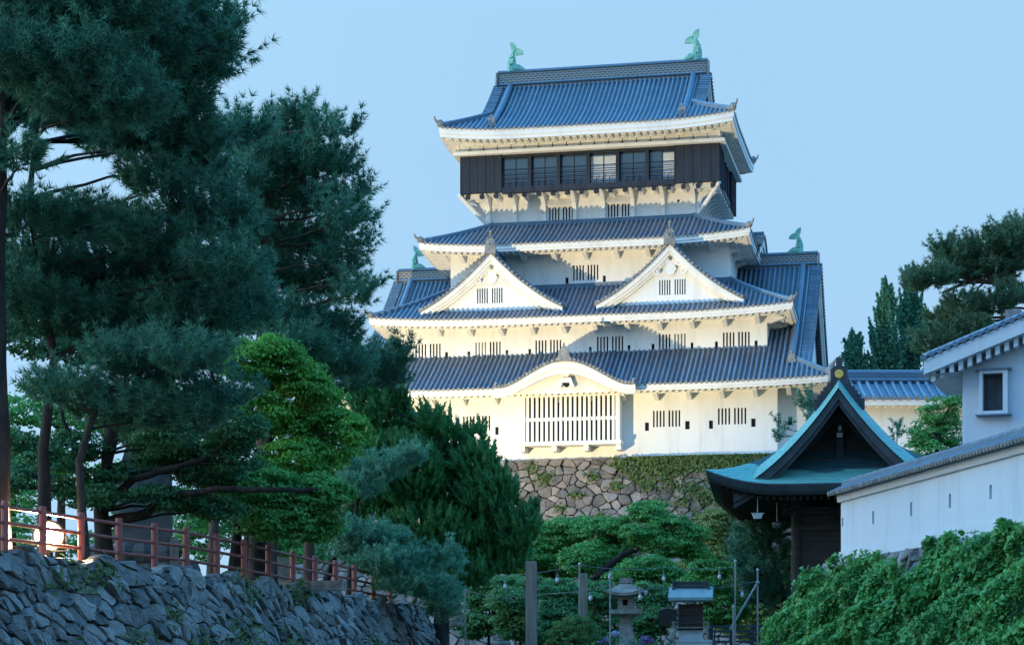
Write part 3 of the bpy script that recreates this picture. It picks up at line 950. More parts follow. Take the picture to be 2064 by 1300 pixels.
def chidori(uc, zp, hw, H, vf, vb, wins, a=1.4):
    zc = lambda x: zp - H * (a * abs(x) / hw - (a - 1) * (x / hw) ** 2)
    N = 14
    xs = [hw * k / N for k in range(N + 1)]
    # gable wall
    vw = vf + 0.75
    mb = MB()
    hs = wins
    zb = zp - H - 0.5
    pl = [(uc + x, vw, zc(x) - 0.25) for x in [-q for q in reversed(xs)] + xs[1:]]
    # strips of wall with the window openings left out
    cuts = sorted({-hw, hw, 0.0, *[h[0] - uc for h in hs], *[h[1] - uc for h in hs], *[-q for q in xs], *xs})
    for i in range(len(cuts) - 1):
        x0, x1 = cuts[i], cuts[i + 1]
        xm = (x0 + x1) / 2
        hh = [h for h in hs if h[0] - uc < xm < h[1] - uc]
        segs = [(zb, None)] if not hh else [(zb, hh[0][2]), (hh[0][3], None)]
        for z0, z1 in segs:
            za = zc(x0) - 0.25 if z1 is None else z1
            zd = zc(x1) - 0.25 if z1 is None else z1
            if max(za, zd) <= z0: continue
            mb.quad((uc + x0, vw, z0), (uc + x1, vw, z0), (uc + x1, vw, max(zd, z0)), (uc + x0, vw, max(za, z0)))
    gw = mb.build('front_gable', M['plaster'], keep, OF)
    for h in hs: barred_window(h, vw - 0.05, gw, 4, False, 0)
    # tiles
    mb = MB()
    for sx in (-1, 1):
        mb.grid([[(uc + sx * x, vv, zc(x)) for vv in (vf, vb)] for x in xs])
        mb.grid([[(uc + sx * x, vf, zc(x)), (uc + sx * x, vf, zc(x) - 0.12), (uc + sx * x, vf + 0.5, zc(x) - 0.12)] for x in xs])
        vv = vf + 0.5
        while vv < vb:
            mb.tube([(uc + sx * x, vv, zc(x) + 0.03) for x in xs[1::2]], 0.095, 5, 0)
            vv += 0.36
        L = 0; pts = []
        s_ = 0
        x = 0.25
        while x < hw:
            mb.tube([(uc + sx * x, vf - 0.05, zc(x) + 0.03), (uc + sx * x, vf + 0.45, zc(x) + 0.05)], 0.12, 7, 1)
            x += 0.27
        mb.bar([(uc + sx * x, vf + 0.62, zc(x) + 0.06) for x in xs], 0.3, 0.22, 0, (0, 1, 0))
        e = xs[-1]
        mb.box(uc + sx * e - 0.2, uc + sx * e + 0.2, vf + 0.45, vf + 0.8, zc(e) - 0.1, zc(e) + 0.3, 2)
    mb.bar([(uc, vf + 0.1, zp + 0.05), (uc, vb, zp + 0.05)], 0.45, 0.42, 0)
    # ridge end tile with finial
    mb.prism([(-0.42, -0.25), (0.42, -0.25), (0.36, 0.5), (0.22, 0.85), (-0.22, 0.85), (-0.36, 0.5)], vf - 0.12, vf + 0.1, lambda p, q, ww: (uc + p, ww, zp + 0.1 + q), 2)
    scroll(mb, uc + 0.02, vf - 0.15, zp + 0.5, 0.22, 1.0, -1.2, 1, 0.07)
    mb.tube([(uc, vf, zp + 0.9), (uc + 0.02, vf - 0.02, zp + 1.3)], [0.06, 0.08], 6, 2)
    mb.ball((uc + 0.03, vf - 0.03, zp + 1.42), 0.13, 6, 2)
    mb.build('gable_roof', [M['tile'], M['tile_end'], M['ornament']], gw, OF)
    # bargeboard in three steps
    mb = MB()
    for sx in (-1, 1):
        for o0, o1, h0, h1 in ((0.08, 0.26, 0.12, 0.40), (0.26, 0.44, 0.12, 0.60), (0.44, 0.74, 0.12, 0.76)):
            rows = []
            for x in [q * (1 if o0 < 0.1 else 0.97) for q in xs]:
                sl = H / hw * (a - 2 * (a - 1) * x / hw)
                k = math.sqrt(1 + sl * sl)
                z = zc(x)
                rows.append([(uc + sx * x, vf + o0, z - h0), (uc + sx * x, vf + o0, z - h1 * k * 0.92), (uc + sx * x, vf + o1, z - h1 * k * 0.92)])
            mb.grid(rows)
    mb.build('bargeboard', M['plaster'], gw, OF)
    # carved pendant
    mb = MB(); vz = vf + 0.50
    zt = zp - 1.32
    mb.prism([(-0.42, 0.12), (-0.25, 0.55), (0, 0.72), (0.25, 0.55), (0.42, 0.12), (0.3, -0.25), (0.42, -0.5), (0.2, -0.85), (0, -0.95), (-0.2, -0.85), (-0.42, -0.5), (-0.3, -0.25)], vz, vz + 0.1, lambda p, q, ww: (uc + p, ww, zt + q))
    for sx in (-1, 1):
        for cx, cz, rr in ((0.66, 0.0, 0.38), (1.25, -0.42, 0.32), (1.78, -0.85, 0.25), (0.95, -0.68, 0.24)):
            scroll(mb, uc + sx * cx, vz - 0.06, zt + cz, rr, 1.1, math.pi / 2 if sx > 0 else math.pi / 2, -sx, 0.11)
        mb.tube([(uc + sx * 0.35, vz + 0.03, zt - 0.1), (uc + sx * 0.9, vz + 0.03, zt - 0.2), (uc + sx * 1.5, vz + 0.03, zt - 0.62), (uc + sx * 2.05, vz + 0.03, zt - 1.05)], [0.12, 0.13, 0.1, 0.03], 5)
    mb.build('carved_pendant', M['plaster'], gw, OF)
    mb = MB()
    mb.tube([(uc, vz - 0.1, zt + 0.28), (uc, vz + 0.02, zt + 0.28)], 0.15, 8)
    mb.build('round_boss', M['ornament'], gw, OF)


gw_v = 1.5 + 0.75
chidori(-6.7, 33.3, 5.3, 4.1, 1.45, 9.5, [hole(962, 983.5, 582, 612, gw_v), hole(992, 1013, 581, 611, gw_v)])
chidori(6.35, 33.4, 5.3, 4.15, 1.45, 9.5, [hole(1329, 1351.5, 565, 595, gw_v), hole(1360, 1382, 563, 594, gw_v)])

# --- oriel window with a curved gable
a0, b0 = cl(1050, 840, -1.3)[0], cl(1249, 840, -1.3)[0]
mb = MB()
zt, zb = 22.75, 19.12
mb.box(a0 + 0.001, a0 + 0.3, -1.3, -0.001, zb, zt); mb.box(b0 - 0.3, b0 - 0.001, -1.3, -0.001, zb, zt)
mb.box(a0 + 0.301, b0 - 0.301, -1.28, -0.9, 22.28, zt)
mb.box(a0 - 0.12, b0 + 0.12, -1.42, -0.001, zb - 0.28, zb)
zm = (zb + 22.28) / 2
mb.box(a0 + 0.301, b0 - 0.301, -1.2, -1.08, zm - 0.12, zm + 0.12)
n = 19
for k in range(n):
    x = a0 + 0.3 + (b0 - a0 - 0.6) * (k + 0.5) / n
    mb.box(x - 0.095, x + 0.095, -1.26, -1.1, zb + 0.001, 22.279)
for k in range(4):
    x = a0 + 0.1 + (b0 - a0 - 0.2) * k / 3
    mb.box(x - 0.17, x + 0.17, -1.3, -0.001, zb - 0.68, zb - 0.281)
orl = mb.build('oriel_window', M['plaster'], keep, OF)
mb = MB()
mb.box(a0 + 0.302, b0 - 0.302, -0.35, -0.3, zb + 0.01, 22.27)
mb.box(a0 + 0.302, b0 - 0.302, -1.07, -0.36, zb + 0.002, zb + 0.01)
mb.build('opening', M['gap'], orl, OF)


def karahafu(uc, hw, zlow, H, vf, vb, tf, parent, zwall, boss=True, board=0.62):
    """undulating gable; tf maps (u,v,z)"""
    pd = 1.0 if boss else 0.6
    def zc(x):
        t = abs(x) / hw
        return zlow + H * (0.5 + 0.5 * math.cos(math.pi * min(1, t * 1.04))) ** 0.85 + 0.10 * max(0, t - 0.8) / 0.2
    N = 44
    xs = [-hw + 2 * hw * k / N for k in range(N + 1)]
    mb = MB()
    mb.grid([[tf(uc + x, v, zc(x)) for v in (vf, (vf + vb) / 2, vb)] for x in xs])
    mb.grid([[tf(uc + x, vf, zc(x)), tf(uc + x, vf, zc(x) - 0.1), tf(uc + x, vf + 0.4, zc(x) - 0.1)] for x in xs])
    x = -hw + 0.1; 
    while x < hw:
        mb.tube([tf(uc + x, vf - 0.06, zc(x) + 0.05), tf(uc + x, vf + 0.5, zc(x) + 0.05)], 0.115, 7, 1)
        x += 0.25 if abs(x) > hw * 0.25 else 0.31
    v = vf + 0.55
    while v < vb:
        mb.tube([tf(uc + x, v, zc(x) + 0.02) for x in xs[::2]], 0.085, 5, 0)
        v += 0.36
    mb.bar([tf(uc, vf + 0.05, zc(0) + 0.04), tf(uc, vb, zc(0) + 0.04)], 0.42, 0.4, 0)
    if boss:
        mb.prism([(-0.62, -0.2), (0.62, -0.2), (0.4, 0.1), (0.3, 0.55), (0.15, 0.7), (-0.15, 0.7), (-0.3, 0.55), (-0.4, 0.1)], vf - 0.15, vf + 0.1, lambda p, q, ww: tf(uc + p, ww, zc(0) + 0.12 + q), 2)
        mb.tube([tf(uc - 0.05, vf, zc(0) + 0.8), tf(uc + 0.02, vf - 0.1, zc(0) + 1.15)], [0.11, 0.05], 6, 2)
    for sx in (-1, 1):
        p = tf(uc + sx * (hw - 0.12), vf + 0.2, zc(hw) + 0.22)
        mb.ball(p, 0.16, 6, 2)
    kr = mb.build('curved_gable', [M['tile'], M['tile_end'], M['ornament']], parent, OF)
    mb = MB()
    for o0, o1, h0, h1 in ((0.06, 0.2, 0.08, board), (0.2, 0.5, 0.08, board + 0.32)):
        rows = []
        for x in xs:
            tt = 1.0 + 0.15 * math.cos(math.pi * x / hw)
            rows.append([tf(uc + x, vf + o0, zc(x) - h0), tf(uc + x, vf + o0, zc(x) - h1 * tt), tf(uc + x, vf + o1, zc(x) - h1 * tt)])
        mb.grid(rows)
    mb.build('bargeboard', M['plaster'], kr, OF)
    mb = MB()
    xi = [x for x in xs if abs(x) < hw * 0.8]
    rows = []
    for x in xi:
        z1 = zc(x) - 0.4
        rows.append([tf(uc + x, vf + pd, zwall - 0.35), tf(uc + x, vf + pd, max(z1, zwall))])
    mb.grid(rows)
    mb.build('gable_panel', M['plaster'], kr, OF)
    if boss:
        mb = MB()
        zz = zwall + 0.42
        fn = lambda p, q, ww: tf(uc + p, ww, zz + q)
        mb.prism([(-0.62, -0.36), (-0.5, -0.1), (-0.36, 0.28), (0.36, 0.28), (0.5, -0.1), (0.62, -0.36), (0.34, -0.36), (0.24, -0.05), (-0.24, -0.05), (-0.34, -0.36)], vf + 0.62, vf + 0.98, fn)
        mb.prism([(-0.85, 0.75), (-0.7, 0.5), (-0.35, 0.55), (-0.2, 0.32), (0.2, 0.32), (0.35, 0.55), (0.7, 0.5), (0.85, 0.75)], vf + 0.42, vf + 0.62, fn)
        mb.build('carved_strut', M['plaster'], kr, OF)
        mb = MB()
        mb.tube([tf(uc, vf + 0.9, zz - 0.16), tf(uc, vf + 1.01, zz - 0.16)], 0.2, 10)
        mb.build('round_vent', M['gap'], kr, OF)
    return kr


karahafu(-0.42, 5.0, 22.72, 1.85, -3.15, 1.4, lambda u, v, z: (u, v, z), keep, 22.72, board=0.48)
# the same kind of gable on the right flank of the third roof
karahafu(0.0, 3.4, 34.4, 1.3, 0, 3.6, lambda u, v, z: (12.15 - v, 12.0 + u, z), keep, 34.3, boss=False)


# --- bronze dolphin-tiger ornaments
def roof_fish(u, v, z, flip, s, parent, off):
    mb = MB()
    f = -1 if flip else 1         # f = +1: the tail fin points to +u
    q = lambda a, b, ww: (u + f * a * s, v + ww * s, z + b * s)
    body = [((0.0, 0.0), 0.42), ((0.0, 0.35), 0.44), ((-0.05, 0.8), 0.36), ((-0.02, 1.2), 0.28), ((0.08, 1.55), 0.19), ((0.16, 1.8), 0.13)]
    rows = []
    for (a, b), r in body:
        rows.append([q(a + r * 0.85 * math.cos(t), b, r * 0.8 * math.sin(t)) for t in [2 * math.pi * k / 10 for k in range(11)]])
    mb.grid(rows); mb.poly(rows[0][:10])
    # head lying along the ridge
    hd = [(0.1, 0.30, 0.36), (0.45, 0.30, 0.34), (0.75, 0.24, 0.28), (1.0, 0.16, 0.18), (1.12, 0.12, 0.08)]
    rows = []
    for a, zc_, r in hd:
        rows.append([q(a, max(0, zc_ + r * math.cos(t)), r * 0.95 * math.sin(t)) for t in [2 * math.pi * k / 10 for k in range(11)]])
    mb.grid(rows); mb.poly(rows[-1][:10])
    mb.ball(q(0.62, 0.48, 0.22), 0.08 * s, 5); mb.ball(q(0.62, 0.48, -0.22), 0.08 * s, 5)
    # tail flukes and fins
    fin = lambda pts, w_: mb.prism(pts, -w_, w_, q)
    fin([(0.08, 1.6), (-0.12, 1.95), (-0.16, 2.45), (0.1, 2.38), (0.34, 2.15), (0.42, 1.85), (0.28, 1.66)], 0.06)
    fin([(0.2, 1.62), (0.35, 1.9), (0.62, 1.92), (0.9, 1.7), (1.0, 1.4), (0.7, 1.36), (0.34, 1.34)], 0.06)
    for k in range(6):
        zz = 0.55 + 0.18 * k
        fin([(0.28 - 0.02 * k, zz), (0.42 - 0.03 * k, zz + 0.1), (0.27 - 0.02 * k, zz + 0.15)], 0.04)
    for sd in (-1, 1):
        mb.prism([(-0.12, 0.5), (0.22, 0.62), (0.2, 1.02), (-0.02, 0.95), (-0.2, 1.15), (-0.16, 0.8)], sd * 0.33, sd * 0.42, q)
        mb.prism([(-0.08, 1.15), (0.14, 1.2), (0.16, 1.5), (0.0, 1.42)], sd * 0.2, sd * 0.28, q)
    return mb.build('fish_ornament', M['bronze'], parent, off)


roof_fish(-7.35, 12, 49.35, False, 0.95, keep, OF)
roof_fish(7.05, 12, 49.35, True, 0.98, keep, OF)
rz1 = 22.88 + zf1(14) + 0.85
roof_fish(-15.1, 12, rz1, False, 0.78, keep, OF)
roof_fish(14.75, 12, rz1, True, 0.80, keep, OF)


# ------------------------------------------------------------------ stone walls
def vor_cells(W, H, size, A, rs, jit=0.42):
    """Voronoi polygons of the rectangle 0..W, 0..H; A = stretch matrix"""
    Ai = np.linalg.inv(A)
    cor = np.array([[0, 0], [W, 0], [W, H], [0, H]]) @ A.T
    lo = cor.min(0) - size * 2; hi = cor.max(0) + size * 2
    nx = int((hi[0] - lo[0]) / size); ny = int((hi[1] - lo[1]) / size)
    gx, gy = np.meshgrid(np.arange(nx), np.arange(ny))
    P = np.stack([lo[0] + (gx + 0.5 + 0.5 * (gy % 2)) * size, lo[1] + (gy + 0.5) * size], -1).reshape(-1, 2)
    P += rs.uniform(-jit, jit, P.shape) * size
    keepm = rs.rand(len(P)) > 0.27
    P = P[keepm]
    Q = P @ Ai.T
    sel = np.where((Q[:, 0] > -1.0) & (Q[:, 0] < W + 1.0) & (Q[:, 1] > -1.0) & (Q[:, 1] < H + 1.0))[0]

    def clip(poly, n, c):
        out = []
        for i in range(len(poly)):
            p, q = poly[i], poly[(i + 1) % len(poly)]
            dp, dq = p[0] * n[0] + p[1] * n[1] - c, q[0] * n[0] + q[1] * n[1] - c
            if dp <= 0: out.append(p)
            if dp * dq < 0:
                t = dp / (dp - dq)
                out.append((p[0] + (q[0] - p[0]) * t, p[1] + (q[1] - p[1]) * t))
        return out
    res = []
    for i in sel:
        p = P[i]
        d = ((P - p) ** 2).sum(1)
        nb = np.argsort(d)[1:16]
        r = size * 3
        poly = [(p[0] - r, p[1] - r), (p[0] + r, p[1] - r), (p[0] + r, p[1] + r), (p[0] - r, p[1] + r)]
        for j in nb:
            n = P[j] - p
            poly = clip(poly, n, float(n @ (P[j] + p)) / 2)
            if len(poly) < 3: break
        if len(poly) < 3: continue
        poly = [tuple(Ai @ np.array(q)) for q in poly]
        for n, c in (((-1, 0), 0), ((1, 0), W), ((0, -1), 0), ((0, 1), H)):
            poly = clip(poly, n, c)
            if len(poly) < 3: break
        if len(poly) >= 3: res.append(poly)
    return res


def stone_mesh(mb, cells, mp, rs, depth=0.16, gap=0.028):
    """each cell becomes one rounded, tilted stone; mp(s,h,out) -> xyz"""
    for poly in cells:
        # drop very short edges
        pl = [poly[i] for i in range(len(poly)) if math.hypot(poly[i][0] - poly[i - 1][0], poly[i][1] - poly[i - 1][1]) > 0.05]
        if len(pl) < 3: continue
        cx = sum(p[0] for p in pl) / len(pl); cy = sum(p[1] for p in pl) / len(pl)
        rad = sum(math.hypot(p[0] - cx, p[1] - cy) for p in pl) / len(pl)
        if rad < 0.08: continue
        fine = []
        for i in range(len(pl)):      # rounded corners
            p, q = pl[i], pl[(i + 1) % len(pl)]
            for t in (0.1, 0.5, 0.9):
                fine.append((p[0] + (q[0] - p[0]) * t, p[1] + (q[1] - p[1]) * t))
        tx, ty = rs.uniform(-0.3, 0.3, 2)
        d0 = depth * rs.uniform(0.6, 1.35)
        sh = 1 - gap / rad * rs.uniform(0.7, 1.8)
        rows = []
        for sc, dd in ((sh, -0.14), (sh * 0.97, d0 * 0.55), (sh * 0.88, d0 * 0.93), (sh * 0.5, d0)):
            row = []
            for p in fine:
                jx = rs.uniform(-0.045, 0.045) * rad * 2
                x = (p[0] - cx) * sc + jx; y = (p[1] - cy) * sc + rs.uniform(-0.045, 0.045) * rad * 2
                o = dd + (x * tx + y * ty) * (1 if dd > 0.1 * d0 else 0) + (rs.uniform(-0.12, 0.12) * d0 if dd > 0 else 0)
                row.append(mp(cx + x, cy + y, o))
            rows.append(row)
        k = len(fine)
        vs = [v for r_ in rows for v in r_] + [mp(cx, cy, d0 * 1.04)]
        fs = [(a * k + i, a * k + (i + 1) % k, (a + 1) * k + (i + 1) % k, (a + 1) * k + i) for a in range(3) for i in range(k)]
        fs += [(3 * k + i, 3 * k + (i + 1) % k, 4 * k) for i in range(k)]
        mb.add(vs, fs)


# castle base: battered front and right faces
rs = np.random.RandomState(3)
cb = thing('castle_stone_base', (KX, KY, 3.0), -TH, 'tall battered wall of rough brown boulders under the castle', 'stone wall')
mb = MB(); mbk = MB()
BU0, BU1, BT, BB = -20.0, 19.5, 17.95, 3.0
bat = lambda h: 0.30 * h + 0.006 * h * h
cells = vor_cells(BU1 - BU0, BT - BB, 0.60, np.array([[0.86, 0.0], [0.0, 1.15]]), rs, 0.52)
stone_mesh(mb, cells, lambda s, h, o: (BU0 + s, -0.35 - bat(h) - o, BT - h), rs, 0.19, 0.022)
cells = vor_cells(26, BT - BB, 1.25, np.array([[0.86, 0.0], [0.0, 1.15]]), rs, 0.52)
stone_mesh(mb, cells, lambda s, h, o: (BU1 + 0.05 + bat(h) + o, s, BT - h), rs, 0.19, 0.022)
mb.build('wall_stones', M['stone_warm'], cb, (0, 0, -3.0))
for k in range(11):
    pass
hs = [(BT - BB) * k / 10 for k in range(11)]
mbk.grid([[(x, -0.33 - bat(h) + 0.1, BT - h) for h in hs] for x in (BU0 - 4, BU1)])
mbk.grid([[(BU1 - 0.05 + bat(h), y, BT - h) for h in hs] for y in (-0.3, 26)])
mbk.quad((BU0 - 4, -0.4, BT - 0.05), (BU1, -0.4, BT - 0.05), (BU1, 26, BT - 0.05), (BU0 - 4, 26, BT - 0.05))
mbk.build('wall_core', M['stone_joint'], cb, (0, 0, -3.0))

# left retaining wall along the fence terrace
PL = [(-13.4, 40.0), (-11.5, 46.8), (-9.45, 51.5), (-8.5, 54.3), (-7.53, 58.6), (-6.68, 63.5), (-5.76, 68.0), (-4.87, 73.0), (-3.55, 78.0)]
PL = [Vector((x, y, 0)) for x, y in PL]
cum = [0.0]
for i in range(1, len(PL)): cum.append(cum[-1] + (PL[i] - PL[i - 1]).length)
TZ = 4.7


def along(s):
    s = max(0.0, min(cum[-1], s))
    i = max(k for k in range(len(cum)) if cum[k] <= s)
    i = min(i, len(PL) - 2)
    t = (s - cum[i]) / (cum[i + 1] - cum[i])
    p = PL[i].lerp(PL[i + 1], t)
    d = (PL[i + 1] - PL[i]).normalized()
    return p, Vector((d.y, -d.x, 0))


lw = thing('stone_wall', (PL[4].x, PL[4].y, 0), 0, 'dark grey rubble retaining wall under the red railing on the left', 'stone wall')
mb = MB(); mbk = MB()
_d = np.array([0.64, 0.77]); _e = np.array([0.77, -0.64])
cells = vor_cells(cum[-1], TZ, 0.31, (0.74 * np.outer(_d, _d) + 1.3 * np.outer(_e, _e)) @ np.diag([0.62, 1.0]), rs, 0.5)


def lmap(s, h, o):
    p, n = along(s)
    b = 0.35 + 0.26 * h + o
    q = p + n * b
    wob = 0.10 * math.sin(s * 1.9) + 0.07 * math.sin(s * 4.3 + 1)
    return (q.x - PL[4].x, q.y - PL[4].y, TZ - h + wob * max(0, 1 - h / 0.8))


stone_mesh(mb, cells, lmap, rs, 0.15, 0.022)
# return face at the far corner
ep, en = along(cum[-1]); ed = Vector((-en.y, en.x, 0))
cells = vor_cells(7, TZ, 0.6, np.array([[1.0, 0.3], [-0.2, 0.95]]), rs)


def rmap(s, h, o):
    q = ep + en * (0.35 + 0.26 * h - s) + ed * (0.26 * h + o)
    return (q.x - PL[4].x, q.y - PL[4].y, TZ - h)


stone_mesh(mb, cells, rmap, rs, 0.18, 0.035)
mb.build('wall_stones', M['stone_grey'], lw)
mbk.grid([[lmap(cum[-1] * i / 40, TZ * k / 4, -0.06) for k in range(5)] for i in range(41)])
mbk.grid([[rmap(7 * i / 4, TZ * k / 4, -0.06) for k in range(5)] for i in range(5)])
mbk.build('wall_core', M['stone_joint'], lw)

# terrace ground behind it, garden ground, general ground
mb = MB()
rows = []
for i in range(31):
    p, n = along(cum[-1] * i / 30)
    rows.append([tuple(p + n * 0.25 + Vector((0, 0, TZ - 0.12))), (p.x - 6, p.y + 1, TZ - 0.02), (p.x - 60, p.y + 12, TZ)])
mb.grid(rows)
p = rows[-1]
mb.quad(p[0], p[2], (-60, 112, TZ), (-6, 112, TZ - 0.05))
tag(mb.build('terrace', M['turf']), kind='structure')
mb = MB()
mb.quad((-3000, -200, 0), (3000, -200, 0), (3000, 5000, 0), (-3000, 5000, 0))
tag(mb.build('ground', M['ground']), kind='structure')
mb = MB()
mb.grid([[(x, y, z) for x in (-7, 3, 10, 40)] for y, z in ((69, 0.05), (70.5, 3.0), (95, 3.25), (112, 3.6), (137, 4.2), (150, 4.2))])
tag(mb.build('garden_ground', M['turf']), kind='structure')

rsw = np.random.RandomState(33)
Pw = []; Nw = []
for px_, h_, r_, n_ in [(330, 2.2, 0.8, 240), (380, 2.6, 0.9, 320), (410, 1.6, 0.5, 130), (300, 3.2, 0.7, 200), (450, 2.6, 0.7, 160), (250, 1.2, 0.3, 60), (120, 0.4, 0.35, 90), (60, 0.5, 0.4, 90), (170, 1.9, 0.3, 50), (520, 1.8, 0.5, 90), (600, 2.4, 0.5, 90), (20, 2.4, 0.4, 70), (560, 0.1, 0.5, 160), (690, 1.6, 0.4, 60), (760, 2.4, 0.5, 80), (440, 0.25, 0.5, 90)]:
    f_ = np.interp(px_, [-60, 0, 240, 375, 492, 590, 676, 752, 842], [0.13, 0.19, 0.32, 0.4, 0.51, 0.63, 0.75, 0.88, 1.0])
    for _ in range(n_):
        s_, hh_ = f_ * cum[-1] + rsw.normal() * r_ * 1.4, max(-0.05, h_ + rsw.normal() * r_ * 0.5)
        Pw.append(lmap(s_, hh_, 0.16 + 0.1 * rsw.rand())); Nw.append((0.8, -0.3, 0.5))
WEEDS = (np.array(Pw) + np.array([PL[4].x, PL[4].y, 0]), np.array(Nw))

# ------------------------------------------------------------------ red railing
fy = lambda x: float(np.interp(x, [-60, 0, 240, 375, 492, 590, 676, 752, 842], [1102, 1110, 1137, 1150, 1168, 1185, 1199, 1213, 1223]))


def fence_pt(x):
    Y = 3.1 * F / (HY - fy(x))
    return Vector(((x - CX) / F * Y, Y, TZ - 0.02))


fx = [-60, 10, 86, 164, 240, 312, 375, 437, 492, 541, 590, 635, 676, 714, 752, 787]
fp = [fence_pt(x) for x in fx]
fr = thing('railing', fp[8], 0, 'red painted post and rail fence along the top of the rubble wall', 'fence')
for i, p in enumerate(fp):
    q = p - fp[8]
    mb = MB()
    mb.lathe(q.x, q.y, [(0.09, -0.25), (0.09, 1.13), (0.072, 1.16)], 10)
    mb.build('post', M['red'], fr)
for i in range(len(fp) - 1):
    a, b = fp[i] - fp[8], fp[i + 1] - fp[8]
    for z in (0.30, 0.66, 1.02):
        d = (b - a).normalized() * 0.09
        mb = MB()
        mb.tube([a + d + Vector((0, 0, z)), b - d + Vector((0, 0, z))], 0.044, 7)
        mb.build('rail', M['red'], fr)

p = at(352, 1142, 55.5); p.z = TZ
t = thing('stone_marker_post', p, 0.2, 'square pale weathered marker post beside the red railing below the monument', 'marker post')
mb = MB(); mb.taper(0, 0, -0.2, 0.9, 0.115, 0.115, 0.105, 0.105); mb.taper(0, 0, 0.9, 0.94, 0.105, 0.105, 0.06, 0.06)
mb.build('shaft', M['grey_wood'], t)
mb = MB(); mb.box(-0.75, 0.28, -0.16, 0.16, -0.25, -0.04)
mb.build('plinth', M['grey_wood'], t)
p = at(530, 1160, 63.5); p.z = TZ
t = thing('stone_kerb', p, R(-14), 'low pale granite kerb behind the red railing', 'kerb')
mb = MB()
for k in range(5):
    mb.box(-2.6 + k * 1.05, -1.58 + k * 1.05, -0.2, 0.2, -0.1, 0.2)
mb.build('kerb_blocks', M['lantern'], t)

# standing stone monument
p = at(290, 1110, 60); p.z = TZ
t = thing('stone_monument', p, 0.15, 'tall dark slab monument standing on rough boulders behind the railing', 'monument')
mb = MB()
out = [(-0.75, 1.0), (0.8, 1.0), (0.86, 2.2), (0.78, 3.4), (0.5, 4.3), (0.1, 4.75), (-0.35, 4.4), (-0.68, 3.3), (-0.8, 2.0)]
mb.prism(out, -0.22, 0.22, lambda a, b, ww: (a * (1 - 0.05 * abs(ww)), ww + 0.03 * math.sin(a * 5 + b * 3), b))
mb.build('slab', M['monument'], t)
rs2 = np.random.RandomState(5)
mb = MB()
for k in range(9):
    cx = -1.25 + 2.5 * (k % 5) / 4 + rs2.uniform(-0.1, 0.1); cz = 0.28 + 0.52 * (k // 5)
    rx, ry, rz = rs2.uniform(0.38, 0.6), 0.5, rs2.uniform(0.3, 0.42)
    n = 7; rows = []
    for i in range(n + 1):
        a = math.pi * i / n
        rows.append([(cx + rx * math.sin(a) * math.cos(2 * math.pi * q / 9) * (1 + 0.14 * math.sin(q * 2.3 + k)), -0.1 + ry * math.sin(a) * math.sin(2 * math.pi * q / 9), cz - rz * math.cos(a) * (1 + 0.1 * math.sin(k + i))) for q in range(10)])
    mb.grid(rows)
mb.build('boulder_base', M['monument'], t)

# ------------------------------------------------------------------ copper roofed gate building
GP = (( 1691 - CX) / F * 80, 80 + 0.0, 4.0)
gate = thing('shrine_gate_hall', GP, 0, 'dark timber hall with a green copper hip and gable roof', 'shrine hall')
GO = (0, 0, -4.0)
zg = lambda d: 4.32 * (1 - (1.7 * (1 - d / 5.07) - 0.7 * (1 - d / 5.07) ** 2))
# built with the ridge along local x, then turned so that the gable faces the camera
gr = Roof(-0.2, 13.2, -5.07, 5.07, 9.56, zg, 3.2, 0.60)
o_roof = []
before = set(bpy.data.objects)
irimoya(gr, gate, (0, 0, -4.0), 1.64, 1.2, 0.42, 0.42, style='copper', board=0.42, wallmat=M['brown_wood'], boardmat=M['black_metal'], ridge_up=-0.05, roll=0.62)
mb = MB()
gr.ring(mb, [(0.0, 0.0), (-0.02, -0.05), (0.05, -0.3), (0.12, -0.42), (0.5, -0.44), (0.5, -0.36), (3.3, -0.05)])
mb.build('eave_edge', M['black_metal'], gate, GO)
mb = MB()
for sd in 'LFBR':
    h = gr.half(sd)
    n = int((2 * h - 1.0) / 0.26)
    for i in range(n + 1):
        sp = -n * 0.13 + i * 0.26
        lo = [gr.pt(sd, (sp + a) / (h - d), d, z) for a in (-0.055, 0.055) for d, z in ((0.45, -0.60), (0.45, -0.45), (2.9, -0.22), (2.9, -0.08))]
        mb.add(lo, [(0, 1, 5, 4), (2, 3, 7, 6), (0, 1, 3, 2), (4, 5, 7, 6), (0, 2, 6, 4)])
mb.build('rafters', M['brown_wood'], gate, GO)
# ridge end plate with gilt crest (front end is local -x)
mb = MB()
rz = 9.56 + 4.32 - 0.30
fn = lambda a, b, ww: (ww, a, rz + b)
mb.prism([(-0.62, -0.45), (-0.62, -0.2), (-0.32, -0.05), (-0.32, 0.5), (-0.22, 0.62), (-0.12, 0.66), (-0.12, 0.98), (0.12, 0.98), (0.12, 0.66), (0.22, 0.62), (0.32, 0.5), (0.32, -0.05), (0.62, -0.2), (0.62, -0.45), (0.3, -0.25), (0, -0.05), (-0.3, -0.25)], 1.05, 1.35, fn)
for k in range(5):
    for sx in (-1, 1):
        mb.box(1.02, 1.38, min(sx * (0.30 + 0.13 * k), sx * (0.46 + 0.13 * k)), max(sx * (0.30 + 0.13 * k), sx * (0.46 + 0.13 * k)), rz - 0.55 - 0.12 * k, rz + 0.0 - 0.16 * k)
ro = mb.build('ridge_end', M['black_metal'], gate, GO)
mb = MB()
mb.tube([(1.06, 0, rz + 0.33), (1.0, 0, rz + 0.33)], 0.17, 16)
cr = mb.build('gilt_crest', M['gold'], ro, GO)
mb = MB()
mb.tube([(1.07, 0, rz + 0.33), (0.995, 0, rz + 0.33)], 0.06, 5)
for k in range(5):
    a = k * 2 * math.pi / 5 + 0.3
    mb.ball((0.995, 0.1 * math.cos(a), rz + 0.33 + 0.1 * math.sin(a)), (0.015, 0.042, 0.042), 5)
